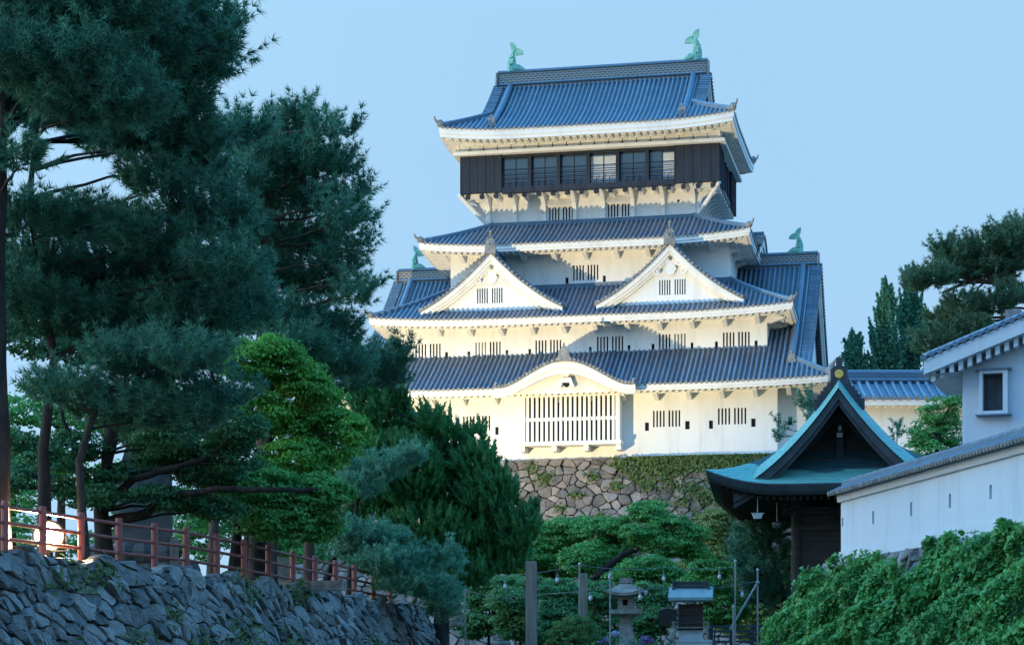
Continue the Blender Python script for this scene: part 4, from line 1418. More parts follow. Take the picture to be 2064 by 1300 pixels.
# (petals of the crest are raised metal of the same gilt)
mb.build('crest_petals', M['gold'], ro, GO)
# timber body
for x in (2.6, 6.0, 9.4):
    for y in (-1.75, 1.75):
        mb = MB(); mb.lathe(x, y, [(0.2, 3.0), (0.2, 8.6)], 12); mb.build('column', M['brown_wood'], gate, GO)
mb = MB()
for y in (-1.75, 1.75):
    mb.box(2.8, 9.2, y - 0.06, y + 0.06, 3.2, 8.55)
mb.box(2.54, 2.66, -1.55, 1.55, 3.2, 8.55)
for z in (4.4, 5.5, 6.45, 7.6):
    mb.box(2.48, 2.535, -1.56, 1.56, z - 0.09, z + 0.09)
mb.box(9.36, 9.44, -1.55, 1.55, 3.2, 8.55)
mb.build('timber_walls', M['brown_wood'], gate, GO)
mb = MB()
mb.box(2.35, 2.85, -2.3, 2.3, 8.56, 8.82); mb.box(2.0, 9.9, -1.95, -1.55, 8.821, 9.05); mb.box(2.0, 9.9, 1.55, 1.95, 8.821, 9.05)
mb.box(2.44, 2.76, -1.75, 1.75, 7.95, 8.2)
for y in (-1.75, 0, 1.75):
    for k in range(3):
        mb.box(2.5 - 0.42 * k, 2.72, y - 0.11, y + 0.11, 8.6 + 0.19 * k, 8.72 + 0.19 * k)
        mb.box(2.55 - 0.1, 2.55 + 0.12, y - 0.32 - 0.14 * k, y + 0.32 + 0.14 * k, 8.605 + 0.19 * k, 8.725 + 0.19 * k)
        for s_ in (-1, 0, 1):
            mb.box(2.33 - 0.32 * k, 2.52 - 0.32 * k, y + s_ * (0.26 + 0.1 * k) - 0.08, y + s_ * (0.26 + 0.1 * k) + 0.08, 8.73 + 0.19 * k, 8.84 + 0.19 * k)
    mb.tube([(2.5, y, 8.4), (1.9, y, 8.45), (1.5, y, 8.62)], [0.11, 0.10, 0.05], 6)
mb.tube([(2.6, -1.75, 8.75), (1.6, -2.75, 9.0), (0.7, -3.7, 9.28)], 0.12, 6)
mb.build('bracket_sets', M['brown_wood'], gate, GO)
mb = MB()
for sx in (-1, 1):      # inner gable struts and tie beam
    mb.tube([(2.0, 0, 12.55), (2.0, sx * 1.0, 11.4), (2.0, sx * 2.0, 10.55)], 0.13, 5)
mb.box(1.95, 2.15, -2.4, 2.4, 10.5, 10.72)
mb.box(2.0, 2.1, -0.14, 0.14, 10.72, 12.5)
mb.build('gable_frame', M['brown_wood'], gate, GO)
mb = MB(); mb.box(1.88, 1.99, -0.1, 0.12, 11.55, 11.72); mb.lathe(1.93, 0, [(0.05, 11.8), (0.09, 11.9), (0.05, 12.02)], 8)
mb.build('gable_fitting', M['shutter'], gate, GO)
# turn: local -x must face the camera (-Y) and local y runs along X
gate.rotation_euler = (0, 0, R(90 - 11))
gate.location = (GP[0], 80.0 + 0.2, 4.0)

for (px, py, Y, nm, lb, ct_) in ((1527, 1040, 81.5, 'speaker_box', 'small pale box hanging under the left eave corner of the copper roof', 'speaker'), (1566, 1056, 82.4, 'lantern_lamp', 'round dark metal lamp hanging beside the hall column', 'lamp')):
    p = at(px, py, Y)
    t = thing(nm, p, 0, lb, ct_)
    mb = MB()
    if nm == 'speaker_box':
        mb.taper(0, 0, -0.1, 0.1, 0.13, 0.1, 0.2, 0.14); mb.box(-0.26, 0.26, -0.03, 0.03, 0.1, 0.13)
        mb.build('housing', M['shutter'], t)
        mb = MB(); mb.tube([(0, 0, 0.1), (0, 0, 0.75)], 0.02, 5)
    else:
        mb.lathe(0, 0, [(0.05, -0.2), (0.16, -0.14), (0.2, -0.02), (0.2, 0.05), (0.12, 0.1), (0.02, 0.12)], 10)
        mb.build('housing', M['black_metal'], t)
        mb = MB(); mb.tube([(0, 0, 0.1), (0, 0, 0.85)], 0.02, 5); mb.ball((0, -0.16, -0.02), (0.09, 0.06, 0.05), 6)
    mb.build('hanger', M['shutter' if nm == 'speaker_box' else 'steel'], t)

# ------------------------------------------------------------------ white coping wall on the right
WA, WB = Vector((11.05, 70.0, 0)), Vector((15.3, 46.0, 0))
wd = (WB - WA); wang = math.atan2(wd.y, wd.x); WL = wd.length
WZ0, WZ1 = 6.05, 7.95


def wloc(px, py):
    """pixel to (s along the wall, z) on the wall face"""
    dx = (px - CX) / F
    # WA + s*dir = t*(dx,1)
    d = wd.normalized()
    # x: WA.x + s d.x = t dx ; y: WA.y + s d.y = t
    s = (WA.x - WA.y * dx) / (dx * d.y - d.x)
    t = WA.y + s * d.y
    return s, CZ + (HY - py) / F * t


cw = thing('coping_wall', (WA.x, WA.y, WZ0), wang, 'long white plaster wall with a tiled coping and narrow slits beside the copper roofed hall', 'wall')
slp = [(1694, 1044, 1062), (1759.5, 1030, 1055), (1836, 1012, 1040), (1914, 995, 1023), (1996, 977, 1006)]
hl = []
for x, y0, y1 in slp:
    s, za = wloc(x, y0); _, zb_ = wloc(x, y1)
    w_ = 0.17
    hl.append((s - w_ / 2 + 0.02, s + w_ / 2 + 0.02, zb_, za))
hl = [h if h[0] > 0.05 else (0.08, 0.08 + 0.17, h[2], h[3]) for h in hl]
# local x runs towards the camera, so the visible face is the local -y side
mb = MB()
wall_holes(mb, 0, WL, WZ0, WZ1, 0, hl, 0.16)
mb.quad((0, 0, WZ0), (0, 0.45, WZ0), (0, 0.45, WZ1), (0, 0, WZ1))
mb.quad((0, 0.45, WZ0), (WL, 0.45, WZ0), (WL, 0.45, WZ1), (0, 0.45, WZ1))
mb.quad((WL, 0, WZ0), (WL, 0.45, WZ0), (WL, 0.45, WZ1), (WL, 0, WZ1))
mb.box(-0.05, WL, -0.06, 0.5, WZ0 - 0.25, WZ0 + 0.18)
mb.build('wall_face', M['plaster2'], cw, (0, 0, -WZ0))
mb = MB()
for h in hl:
    mb.box(h[0], h[1], 0.155, 0.165, h[2], h[3])
mb.build('slit_backs', M['pedestal'], cw, (0, 0, -WZ0))
mb = MB()
prof = [(0.0, WZ1 - 0.06), (-0.09, WZ1 - 0.05), (-0.11, WZ1 + 0.02), (-0.11, WZ1 + 0.17), (-0.1, WZ1 + 0.2), (0.65, WZ1 + 0.2), (0.7, WZ1 + 0.16), (0.45, WZ1 - 0.05)]
mb.prism(prof, -0.1, WL, lambda a, b, ww: (ww, a, b))
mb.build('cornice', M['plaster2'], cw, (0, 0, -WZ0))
mb = MB()
c0 = 0.225
mb.prism([(-0.36, WZ1 + 0.205), (c0, WZ1 + 0.52), (0.81, WZ1 + 0.205)], -0.25, WL, lambda a, b, ww: (ww, a, b))
x = -0.15
while x < WL:
    for sg in (-1, 1):
        e = c0 + sg * 0.6
        mb.tube([(x, e + sg * 0.02, WZ1 + 0.235), (x, c0 + sg * 0.2, WZ1 + 0.44)], 0.068, 6, 0)
        if sg < 0:
            mb.tube([(x, e - 0.035, WZ1 + 0.225), (x, e + 0.03, WZ1 + 0.245)], 0.078, 8, 1)
    x += 0.235
mb.box(-0.2, WL, c0 - 0.14, c0 + 0.14, WZ1 + 0.40, WZ1 + 0.60)
x = -0.2
while x < WL:
    mb.tube([(x, c0, WZ1 + 0.62), (min(x + 0.24, WL), c0, WZ1 + 0.635)], 0.105, 7, 0)
    x += 0.26
mb.build('tile_coping', [M['tile'], M['tile_end']], cw, (0, 0, -WZ0))

# ------------------------------------------------------------------ white storehouse turret, right edge
BY = 63.0
by = lambda px, py: ((px - CX) / F * BY, CZ + (HY - py) / F * BY)
bx0, bz0 = by(1940, 930); _, bz1 = by(1940, 720)
tur = thing('white_turret', (bx0, BY, 6.0), R(-20), 'white plastered turret with one framed window and a gabled tile roof at the right edge', 'building')
TO = (0, 0, -6.0)
TW = 6.6
mb = MB()
wx0, wx1 = 0.62, 1.22
wz0, wz1 = by(1990, 832)[1], by(1990, 757)[1]
wall_holes(mb, 0, TW, 5.5, 14.2, 0, [(wx0, wx1, wz0, wz1)], 0.4)
# rake clips the top of the wall: cover with gable later
mb.quad((0, 0, 5.5), (0, 4, 5.5), (0, 4, 11.9), (0, 0, 11.9))
mb.quad((TW, 0, 5.5), (TW, 4, 5.5), (TW, 4, 11.9), (TW, 0, 11.9))
mb.quad((0, 4, 5.5), (TW, 4, 5.5), (TW, 4, 11.9), (0, 4, 11.9))
tw_o = mb
# clip wall verts to the rake line
rk = lambda x: 11.62 + 0.36 * min(x, TW - x)
mb.v = [(x, y, min(z, rk(x)) if z > 11 else z) for x, y, z in mb.v]
mb.poly([(0, 0.002, rk(0)), (TW, 0.002, rk(0)), (TW / 2, 0.002, rk(TW / 2))])
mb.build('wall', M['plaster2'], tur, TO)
mb = MB()
fw = 0.10
mb.box(wx0 - fw, wx0, -0.22, 0.12, wz0 - fw, wz1 + fw); mb.box(wx1, wx1 + fw + 0.04, -0.22, 0.12, wz0 - fw, wz1 + fw)
mb.box(wx0 + 0.001, wx1 - 0.001, -0.21, 0.12, wz0 - fw, wz0); mb.box(wx0 + 0.001, wx1 - 0.001, -0.21, 0.12, wz1, wz1 + fw)
wf = mb.build('window', M['plaster2'], tur, TO)
mb = MB(); mb.box(wx0, wx1, 0.2, 0.22, wz0, wz1)
for x in (wx0 + 0.02, (wx0 + wx1) / 2, wx1 - 0.06):
    mb.box(x, x + 0.04, 0.16, 0.199, wz0, wz1)
mb.build('dark_panes', M['black_metal'], wf, TO)
mb = MB(); mb.box(wx0 - 0.22, wx1 + 0.25, -0.3, 0.0, wz1 + fw + 0.002, wz1 + fw + 0.05); mb.build('window_hood', M['tile'], wf, TO); mb = MB(); mb.box(wx0 - 0.2, wx1 + 0.24, -0.28, 0.0, wz0 - fw - 0.04, wz0 - fw - 0.002)
mb.build('window_sill', M['tile'], wf, TO)
# roof: ridge along local y, gable to the camera
OVH, OVF = 1.05, 0.75
zr_ = lambda x: 11.80 + 0.37 * min(x + OVH, TW + OVH - x) - 0.37 * OVH
mb = MB()
xs_ = [-OVH + (TW + 2 * OVH) * k / 12 for k in range(13)]
mb.grid([[(x, y, zr_(x) + 0.16) for y in (-OVF, 4 + OVF)] for x in xs_])
y = -OVF + 0.5
while y < 4.6:
    for h_ in (xs_[:7], xs_[6:]):
        mb.tube([(x, y, zr_(x) + 0.2) for x in h_], 0.1, 6, 0)
    y += 0.34
x = -OVH
while x < TW + OVH:      # verge tiles across the gable edge
    mb.tube([(x, -OVF - 0.08, zr_(x) + 0.17), (x, -OVF + 0.42, zr_(x) + 0.2)], 0.1, 4, 0)
    x += 0.235
for h_ in (xs_[:7], xs_[6:]):
    mb.bar([(x, -OVF + 0.5, zr_(x) + 0.2) for x in h_], 0.24, 0.2, 0, (0, 1, 0))
mb.box(TW / 2 - 0.25, TW / 2 + 0.25, -OVF + 0.4, 4 + OVF, zr_(TW / 2) + 0.1, zr_(TW / 2) + 0.6)
mb.prism([(-0.35, -0.1), (0.35, -0.1), (0.3, 0.5), (0, 0.75), (-0.3, 0.5)], -OVF + 0.25, -OVF + 0.42, lambda a, b, ww: (TW / 2 + a, ww, zr_(TW / 2) + 0.2 + b), 1)
mb.box(TW / 2 - 2.0, TW / 2 - 1.55, -OVF + 0.45, -OVF + 0.9, zr_(TW / 2 - 1.8) + 0.2, zr_(TW / 2 - 1.8) + 0.6, 1)
mb.build('roof', [M['tile'], M['ornament']], tur, TO)
mb = MB()
for (y0, y1, h0, h1) in ((-OVF, -OVF + 0.14, -0.02, -0.46 + 0.12), (-OVF + 0.14, -0.01, -0.10, -0.56 + 0.2)):
    for h_ in (xs_[:7], xs_[6:]):
        rows = [[(x, y0, zr_(x) + 0.13 + h0), (x, y0, zr_(x) + h1), (x, y1, zr_(x) + h1), (x, y1, zr_(x) + 0.13)] for x in h_]
        mb.grid(rows)
for h_ in ((xs_[0], xs_[6]), (xs_[12], xs_[6])):
    mb.quad((h_[0], -OVF, zr_(h_[0]) - 0.34), (h_[0], 4, zr_(h_[0]) - 0.34), (h_[0], 4, zr_(h_[0]) + 0.15), (h_[0], -OVF, zr_(h_[0]) + 0.15))
mb.quad((-OVH, -OVF, zr_(-OVH) - 0.33), (0.0, -OVF, zr_(-OVH) - 0.30), (0.0, 4, zr_(-OVH) - 0.30), (-OVH, 4, zr_(-OVH) - 0.33))
x = -OVH + 0.2
while x < TW + OVH:
    mb.add([(x, -OVF + 0.16, zr_(x) - 0.62), (x + 0.13, -OVF + 0.16, zr_(x + 0.13) - 0.62), (x + 0.13, -0.005, zr_(x + 0.13) - 0.62), (x, -0.005, zr_(x) - 0.62),
            (x, -OVF + 0.16, zr_(x) - 0.3), (x + 0.13, -OVF + 0.16, zr_(x + 0.13) - 0.3), (x + 0.13, -0.005, zr_(x + 0.13) - 0.3), (x, -0.005, zr_(x) - 0.3)],
           [(3, 2, 1, 0), (0, 1, 5, 4), (1, 2, 6, 5), (3, 0, 4, 7)])
    x += 0.27
mb.build('bargeboard', M['plaster2'], tur, TO)

# little tiled wall end behind the turret's left corner
p = at(1931, 925, 67); p.z = 6.0
t = thing('wall_stub', p, R(-14), 'short end of a tiled white wall at the foot of the white turret', 'wall')
mb = MB(); mb.box(-0.05, 0.5, 0, 3.0, 0, 2.6); mb.taper(0.2, 1.5, 2.6, 3.2, 0.45, 1.6, 0.05, 1.6); mb.build('wall_face', M['plaster2'], t)
mb = MB()
for sg in (-1, 1):
    mb.grid([[(0.2 + sg * 0.6 * k / 6, y, 3.35 - 0.85 * (k / 6) ** 0.8) for y in (-0.2, 3.2)] for k in range(7)])
    for k in range(5):
        f_ = (k + 0.6) / 5
        mb.tube([(0.2 + sg * 0.6 * f_, -0.26, 3.36 - 0.85 * f_ ** 0.8), (0.2 + sg * 0.6 * f_, 0.2, 3.38 - 0.85 * f_ ** 0.8)], 0.075, 6)
    y = 0.3
    while y < 3.2:
        mb.tube([(0.2 + sg * 0.6 * k / 6, y, 3.37 - 0.85 * (k / 6) ** 0.8) for k in range(7)], 0.07, 5); y += 0.26
mb.tube([(0.2, -0.3, 3.42), (0.2, 3.2, 3.42)], 0.13, 8)
mb.build('tile_coping', M['tile'], t)

# ------------------------------------------------------------------ corridor building to the right of the keep
QY = 118.0
q = lambda px, py: ((px - CX) / F * QY, CZ + (HY - py) / F * QY)
cx0 = q(1690, 800)[0]; cx1 = q(2010, 800)[0]
zr2 = q(1800, 757)[1]; ze2 = q(1800, 803)[1]
cor = thing('corridor_building', (cx0, QY, 12.0), 0, 'long low white corridor with a plain grey tile roof right of the keep', 'building')
CO = (0, 0, -12.0)
CL = cx1 - cx0
mb = MB()
wall_holes(mb, 0.2, CL, 12.0, ze2 + 0.1, 1.0, [], 0.2)
mb.quad((0.2, 1, 12), (0.2, 5, 12), (0.2, 5, ze2), (0.2, 1, ze2))
mb.build('wall', M['plaster'], cor, CO)
mb = MB()
zq = lambda d: ze2 + 0.42 * d + 0.03 * d * d
DD = 2.75
zt2 = zq(DD)
mb.grid([[(x, d, zq(d)) for d in [DD * k / 6 for k in range(7)]] for x in (0, CL)])
mb.grid([[(x, 2 * DD - d, zq(d)) for d in [DD * k / 6 for k in range(7)]] for x in (0, CL)])
x = 0.1
while x < CL:
    mb.tube([(x, d - 0.03, zq(d) + 0.03) for d in [DD * k / 6 for k in range(7)]], 0.125, 8, 0)
    mb.tube([(x, -0.08, zq(0) + 0.02), (x, 0.0, zq(0) + 0.03)], 0.14, 8, 1)
    x += 0.485
mb.box(0, CL, DD - 0.3, DD + 0.3, zt2 - 0.1, zt2 + 0.42)
mb.tube([(0, DD, zt2 + 0.46), (CL, DD, zt2 + 0.46)], 0.2, 8, 0)
mb.tube([(0, DD - 0.32, zt2 + 0.02), (CL, DD - 0.32, zt2 + 0.02)], 0.1, 6, 0)
mb.prism([(-0.45, -0.2), (0.45, -0.2), (0.35, 0.5), (0, 0.8), (-0.35, 0.5)], -0.12, 0.05, lambda a, b, ww: (ww, DD + a, zt2 + 0.2 + b), 2)
mb.tube([(-0.05, DD, zt2 + 0.8), (0.2, DD - 0.1, zt2 + 1.15), (0.55, DD - 0.1, zt2 + 1.5)], [0.16, 0.1, 0.04], 6, 2)
mb.build('roof', [M['tile'], M['tile_end'], M['ornament']], cor, CO)
mb = MB()
mb.prism([(0.05, -0.04), (0.05, -0.36), (0.3, -0.36), (0.3, -0.28), (1.05, -0.05), (1.05, 0.1)], 0, CL, lambda a, b, ww: (ww, a, ze2 + b))
x = 0.3
while x < CL:
    mb.box(x, x + 0.16, 0.3, 0.7, ze2 - 0.5, ze2 - 0.3); x += 0.46
mb.build('eave_plaster', M['plaster'], cor, CO)

# ------------------------------------------------------------------ foliage
def unit(a):
    return a / np.maximum(np.linalg.norm(a, axis=-1, keepdims=True), 1e-9)


def pads_px(lst, Y, dep=1.0, rs=None, spread=0.0):
    """(px, py, rx, ry) in photo pixels at distance about Y -> ellipsoids (centre, radii) in metres"""
    out = []
    for i, q in enumerate(lst):
        y = Y + (rs.uniform(-spread, spread) if rs is not None else 0) + (q[4] if len(q) > 4 else 0)
        c = at(q[0], q[1], y)
        rx, rz = q[2] / F * y, q[3] / F * y
        out.append((np.array(c), np.array([rx, max(rx, rz) * dep, rz])))
    return out


def shell_pts(c, r, n, rs, lo=0.55):
    d = unit(rs.normal(size=(n, 3)))
    rad = lo + (1 - lo) * rs.rand(n, 1) ** 0.6
    return c + d * rad * r, d


def leaves(P, N, L, Wd, rs, droop=0.0):
    """one folded leaf (two triangles sharing the midrib) per point"""
    n = len(P)
    N = unit(N + rs.normal(size=(n, 3)) * 0.55)
    t = unit(np.cross(N, rs.normal(size=(n, 3))))
    t[:, 2] -= droop; t = unit(t)
    b = unit(np.cross(N, t))
    l = (L * rs.uniform(0.65, 1.3, (n, 1))); w_ = Wd * rs.uniform(0.7, 1.25, (n, 1))
    base = P - t * l * 0.5; tip = P + t * l * 0.5
    mid = P - t * l * 0.05
    up = N * w_ * 0.25
    a = mid + b * w_ * 0.5 + up; c = mid - b * w_ * 0.5 + up
    V = np.stack([base, a, tip, c], 1).reshape(-1, 3)
    Fq = np.arange(n * 4).reshape(n, 4)
    return V, Fq


def leaf_crown(name, pads, parent, m, rs, L=0.13, Wd=0.075, clump=0.32, per=42, dens=9.0, droop=0.0, lo=0.5, org=None):
    Vs = []; Ns = []
    for c, r in pads:
        area = 4 * math.pi * ((r[0] * r[1]) ** 1.6 / 3 + (r[0] * r[2]) ** 1.6 / 3 + (r[1] * r[2]) ** 1.6 / 3) ** (1 / 1.6)
        k = max(5, int(area * dens))
        cc, dd = shell_pts(c, r, k, rs, lo)
        cr = clump * rs.uniform(0.55, 1.35, k)
        for i in range(k):
            n = int(per * (cr[i] / clump) ** 1.5) + 4
            d = unit(rs.normal(size=(n, 3)))
            d[:, 2] = np.abs(d[:, 2]) * 0.9 - 0.25
            q = cc[i] + d * cr[i] * np.array([1.15, 1.15, 0.75]) * (0.35 + 0.65 * rs.rand(n, 1))
            Vs.append(q); Ns.append(unit(d + np.array([0, 0, 0.7]) + dd[i] * 0.3))
    P = np.concatenate(Vs); N = np.concatenate(Ns)
    V, Fq = leaves(P, N, L, Wd, rs, droop)
    if org is not None: V = V - np.array(org)
    return np_obj(name, V, Fq, m, parent)


def needle_crown(name, pads, parent, m, rs, twigs=26, tl=0.5, nl=0.19, nw=0.016, per=13, tufts=6, up=0.55, lean=(0, 0, 0), org=None):
    """pads of upward pointing twigs, each a bottle brush of needles"""
    TP = []; TD = []
    lean = np.array(lean)
    for c, r in pads:
        vol = (r[0] * r[1] * r[2]) ** (1 / 3)
        k = max(6, int(twigs * (r[0] * r[1] + r[0] * r[2] + r[1] * r[2]) * 3.0))
        p, d = shell_pts(c, r, k, rs, 0.3)
        dirs = unit(d * np.array([1.0, 1.0, 0.35]) + np.array([0, 0, up]) + lean + rs.normal(size=(k, 3)) * 0.28)
        ln = tl * rs.uniform(0.6, 1.35, k)
        for j in range(tufts):
            f = (j + rs.rand(k)) / tufts
            q = p + dirs * (ln * f)[:, None] + np.array([0, 0, 1]) * (0.25 * ln * f * f)[:, None]
            TP.append(q); TD.append(dirs)
    TP = np.concatenate(TP); TD = np.concatenate(TD)
    n = len(TP)
    P = np.repeat(TP, per, 0); D = np.repeat(TD, per, 0)
    d = unit(D * rs.uniform(0.3, 1.1, (n * per, 1)) + unit(rs.normal(size=(n * per, 3))) * 0.75)
    l = nl * rs.uniform(0.6, 1.25, (n * per, 1))
    s_ = unit(np.cross(d, rs.normal(size=d.shape))) * nw
    V = np.stack([P - s_, P + s_, P + d * l], 1).reshape(-1, 3)
    if org is not None: V = V - np.array(org)
    return np_obj(name, V, np.arange(n * per * 3).reshape(-1, 3), m, parent)


def flame_crown(name, pads, parent, m, rs, dens=5.0, fl=0.8, fw=0.13, per=46, lean=(-0.22, -0.15, 0.9), org=None, lo=0.5):
    """tapering twisted sprays that sweep up to a point, each clothed in small scale leaves"""
    VT = []; FT = []; off = 0
    lean = np.array(lean)
    ns, nr = 6, 7
    for c, r in pads:
        area = 4 * math.pi * ((r[0] * r[1]) ** 1.6 / 3 + (r[0] * r[2]) ** 1.6 / 3 + (r[1] * r[2]) ** 1.6 / 3) ** (1 / 1.6)
        k = max(6, int(area * dens))
        p, d = shell_pts(c, r, k, rs, lo)
        ax = unit(d * np.array([0.6, 0.6, 0.3]) + lean + rs.normal(size=(k, 3)) * 0.2)
        ln = fl * rs.uniform(0.5, 1.35, k)
        for i in range(k):
            a_ = unit(np.cross(ax[i], np.array([0.3, 1.0, 0.1]))); b_ = np.cross(ax[i], a_)
            ph = rs.uniform(0, 6.28)
            f = np.linspace(0, 1, nr)
            w_ = fw * (ln[i] / fl) ** 0.7 * np.array([0.55, 0.95, 1.0, 0.85, 0.6, 0.32, 0.03]) * rs.uniform(0.85, 1.15, nr)
            bend = np.outer(f * f * ln[i] * 0.18, a_ * math.cos(ph) + b_ * math.sin(ph)) + np.outer(f * f * ln[i] * 0.12, np.array([0, 0, 1.0]))
            ctr = p[i] + np.outer(f * ln[i], ax[i]) + bend
            th = np.linspace(0, 2 * np.pi, ns, endpoint=False)
            rad = w_[:, None] * (1 + 0.25 * np.sin(2 * th[None, :] + ph + 3 * f[:, None])) * rs.uniform(0.75, 1.2, (nr, ns))
            ring = ctr[:, None, :] + rad[..., None] * (np.cos(th)[None, :, None] * a_ + np.sin(th)[None, :, None] * b_)
            VT.append(ring.reshape(-1, 3))
            ii, jj = np.meshgrid(np.arange(nr - 1), np.arange(ns), indexing='ij')
            q0 = off + ii * ns + jj; q1 = off + ii * ns + (jj + 1) % ns
            FT.append(np.stack([q0, q1, q1 + ns], -1).reshape(-1, 3)); FT.append(np.stack([q0, q1 + ns, q0 + ns], -1).reshape(-1, 3))
            off += nr * ns
            # scale leaves standing off the tongue
            g = rs.rand(per) ** 0.9
            cc = p[i] + np.outer(g * ln[i], ax[i]) + np.outer(g * g * ln[i] * 0.18, a_ * math.cos(ph) + b_ * math.sin(ph)) + np.outer(g * g * ln[i] * 0.12, np.array([0, 0, 1.0]))
            t = rs.uniform(0, 6.28, per)
            rd = np.outer(np.cos(t), a_) + np.outer(np.sin(t), b_)
            ww = np.interp(g, f, w_)
            q = cc + rd * (ww * 0.85)[:, None]
            D = unit(ax[i] * 0.9 + rd * 0.75 + np.array([0, 0, 0.2]))
            l = 0.13 * rs.uniform(0.6, 1.5, (per, 1))
            s_ = unit(np.cross(D, rs.normal(size=(per, 3)))) * 0.022
            VT.append(np.stack([q - s_, q + s_, q + D * l], 1).reshape(-1, 3))
            FT.append(off + np.arange(per * 3).reshape(-1, 3)); off += per * 3
    V = np.concatenate(VT)
    if org is not None: V = V - np.array(org)
    return np_obj(name, V, np.concatenate(FT), m, parent)


def limb_path(a, b, rs, n=7, sag=0.0, wig=0.12):
    a = Vector(a); b = Vector(b); L = (b - a).length
    out = []
    for k in range(n + 1):
        t = k / n
        p = a.lerp(b, t)
        e = math.sin(math.pi * t)
        p += Vector((rs.uniform(-wig, wig) * L * 0.25 * e, rs.uniform(-wig, wig) * L * 0.25 * e, (sag * L + rs.uniform(-wig, wig) * L * 0.15) * e))
        out.append(p)
    return out


def tree(name, Y, trunk, tr, pads, kind, m, bark, label, cat='tree', group=None, seed=1, dep=1.0, spread=0.8, base_z=None, branches=(), twig_n=1, auto_limbs=True, limb_r=0.09, **kw):
    """trunk: list of photo pixels up the stem; pads: photo pixel ellipses of the crown"""
    rs = np.random.RandomState(seed)
    tp = [at(px, py, Y + (0 if len(q) < 3 else q[2])) for q in trunk for px, py in [q[:2]]]
    if base_z is not None:
        tp[0].z = base_z - 0.1
    org = Vector(tp[0]); 
    if base_z is not None: org.z = base_z
    t = thing(name, org, 0, label, cat, group)
    P3 = pads_px(pads, Y, dep, rs, spread)
    mb = MB()
    n = len(tp)
    rr = [tr * (1 - 0.72 * i / (n - 1)) for i in range(n)]
    rr[0] *= 1.25
    # resample the stem with a slight wobble
    fine = []; fr_ = []
    for i in range(n - 1):
        for k in range(4):
            f = k / 4
            fine.append(tp[i].lerp(tp[i + 1], f) - org + Vector((rs.uniform(-1, 1), rs.uniform(-1, 1), 0)) * tr * 0.12); fr_.append(rr[i] + (rr[i + 1] - rr[i]) * f)
    fine.append(tp[-1] - org); fr_.append(rr[-1])
    mb.tube(fine, fr_, 9)
    for br in branches:
        bp = [at(q[0], q[1], Y + (q[2] if len(q) > 2 else 0)) - org for q in br[1]]
        pts = []
        for i in range(len(bp) - 1):
            for k in range(4): pts.append(bp[i].lerp(bp[i + 1], k / 4) + Vector((rs.uniform(-1, 1), rs.uniform(-1, 1), rs.uniform(-1, 1))) * br[0] * 0.25)
        pts.append(bp[-1])
        mb.tube(pts, [br[0] * (1 - 0.7 * i / (len(pts) - 1)) for i in range(len(pts))], 7)
    if auto_limbs:
        for c, r in P3:
            cv = Vector(c) - org
            # nearest stem point a bit below the pad
            best = min(fine[2:], key=lambda q: (q - cv).length + 1.2 * max(0, q.z - cv.z + 0.2))
            path = limb_path(best, cv + Vector((0, 0, -0.15 * r[2])), rs, 6, 0.04)
            lr = min(limb_r, 0.03 + 0.02 * (best - cv).length)
            mb.tube(path, [lr * (1 - 0.75 * i / 6) for i in range(7)], 5)
            for _ in range(3):
                e = cv + Vector((rs.uniform(-0.8, 0.8) * r[0], rs.uniform(-0.8, 0.8) * r[1], rs.uniform(-0.3, 0.5) * r[2]))
                mb.tube(limb_path(path[4], e, rs, 4, 0.03), [lr * 0.4, lr * 0.32, lr * 0.25, lr * 0.18, 0.008], 4)
    mb.build('trunk', bark, t, smooth=True)
    fn = {'needle': needle_crown, 'leaf': leaf_crown, 'flame': flame_crown}[kind]
    fn('crown', P3, t, m, rs, org=org, **kw)
    return t


PINE_A = [(60, 40, 150, 60), (220, 30, 130, 50), (330, 20, 70, 42), (410, 60, 60, 28), (452, 55, 22, 16, 1), (465, 100, 34, 16), (110, 140, 150, 50), (260, 120, 120, 50), (370, 140, 80, 36), (408, 150, 40, 18),
          (60, 225, 110, 36), (200, 215, 130, 38), (330, 215, 80, 40), (385, 205, 26, 16), (40, 330, 50, 14)]
PINE_B = [(330, 285, 95, 38), (230, 290, 80, 26), (405, 290, 44, 30), (380, 345, 60, 34), (320, 380, 60, 24), (455, 285, 36, 16), (505, 265, 30, 14),
          (60, 450, 90, 22), (180, 465, 100, 26), (300, 490, 90, 34), (420, 440, 70, 34), (80, 555, 100, 36), (210, 575, 110, 40), (340, 570, 110, 44), (455, 550, 70, 36),
          (100, 650, 100, 34), (240, 660, 100, 40), (370, 650, 110, 42), (480, 625, 70, 36), (20, 590, 40, 40)]
PINE_LOW = [(290, 745, 100, 30), (390, 735, 60, 24), (250, 835, 95, 28), (370, 850, 70, 24), (450, 805, 46, 18), (130, 800, 60, 18)]
PINE_C = [(600, 235, 40, 24), (610, 210, 16, 16), (560, 270, 60, 26), (655, 255, 28, 22), (700, 255, 20, 20), (500, 285, 56, 24), (560, 320, 80, 34), (650, 320, 60, 32), (695, 330, 26, 20), (470, 360, 60, 30),
          (580, 395, 90, 38), (680, 395, 44, 30), (725, 375, 22, 16), (690, 440, 44, 26), (735, 430, 14, 10), (470, 455, 76, 38), (600, 480, 90, 38), (690, 515, 44, 26), (728, 480, 18, 18), (520, 545, 84, 36), (640, 565, 80, 36), (715, 585, 32, 26), (740, 560, 14, 16),
          (555, 640, 84, 36), (655, 655, 70, 32), (600, 700, 84, 30), (690, 690, 30, 26), (700, 735, 50, 20)]
PINE_C = [(x, y + 14, rx * 0.84, ry * 0.84) for x, y, rx, ry in PINE_C]
PINE_BOUGH = [(745, 745, 44, 24), (790, 735, 30, 18), (812, 715, 18, 12), (770, 770, 36, 16), (690, 775, 40, 22)]
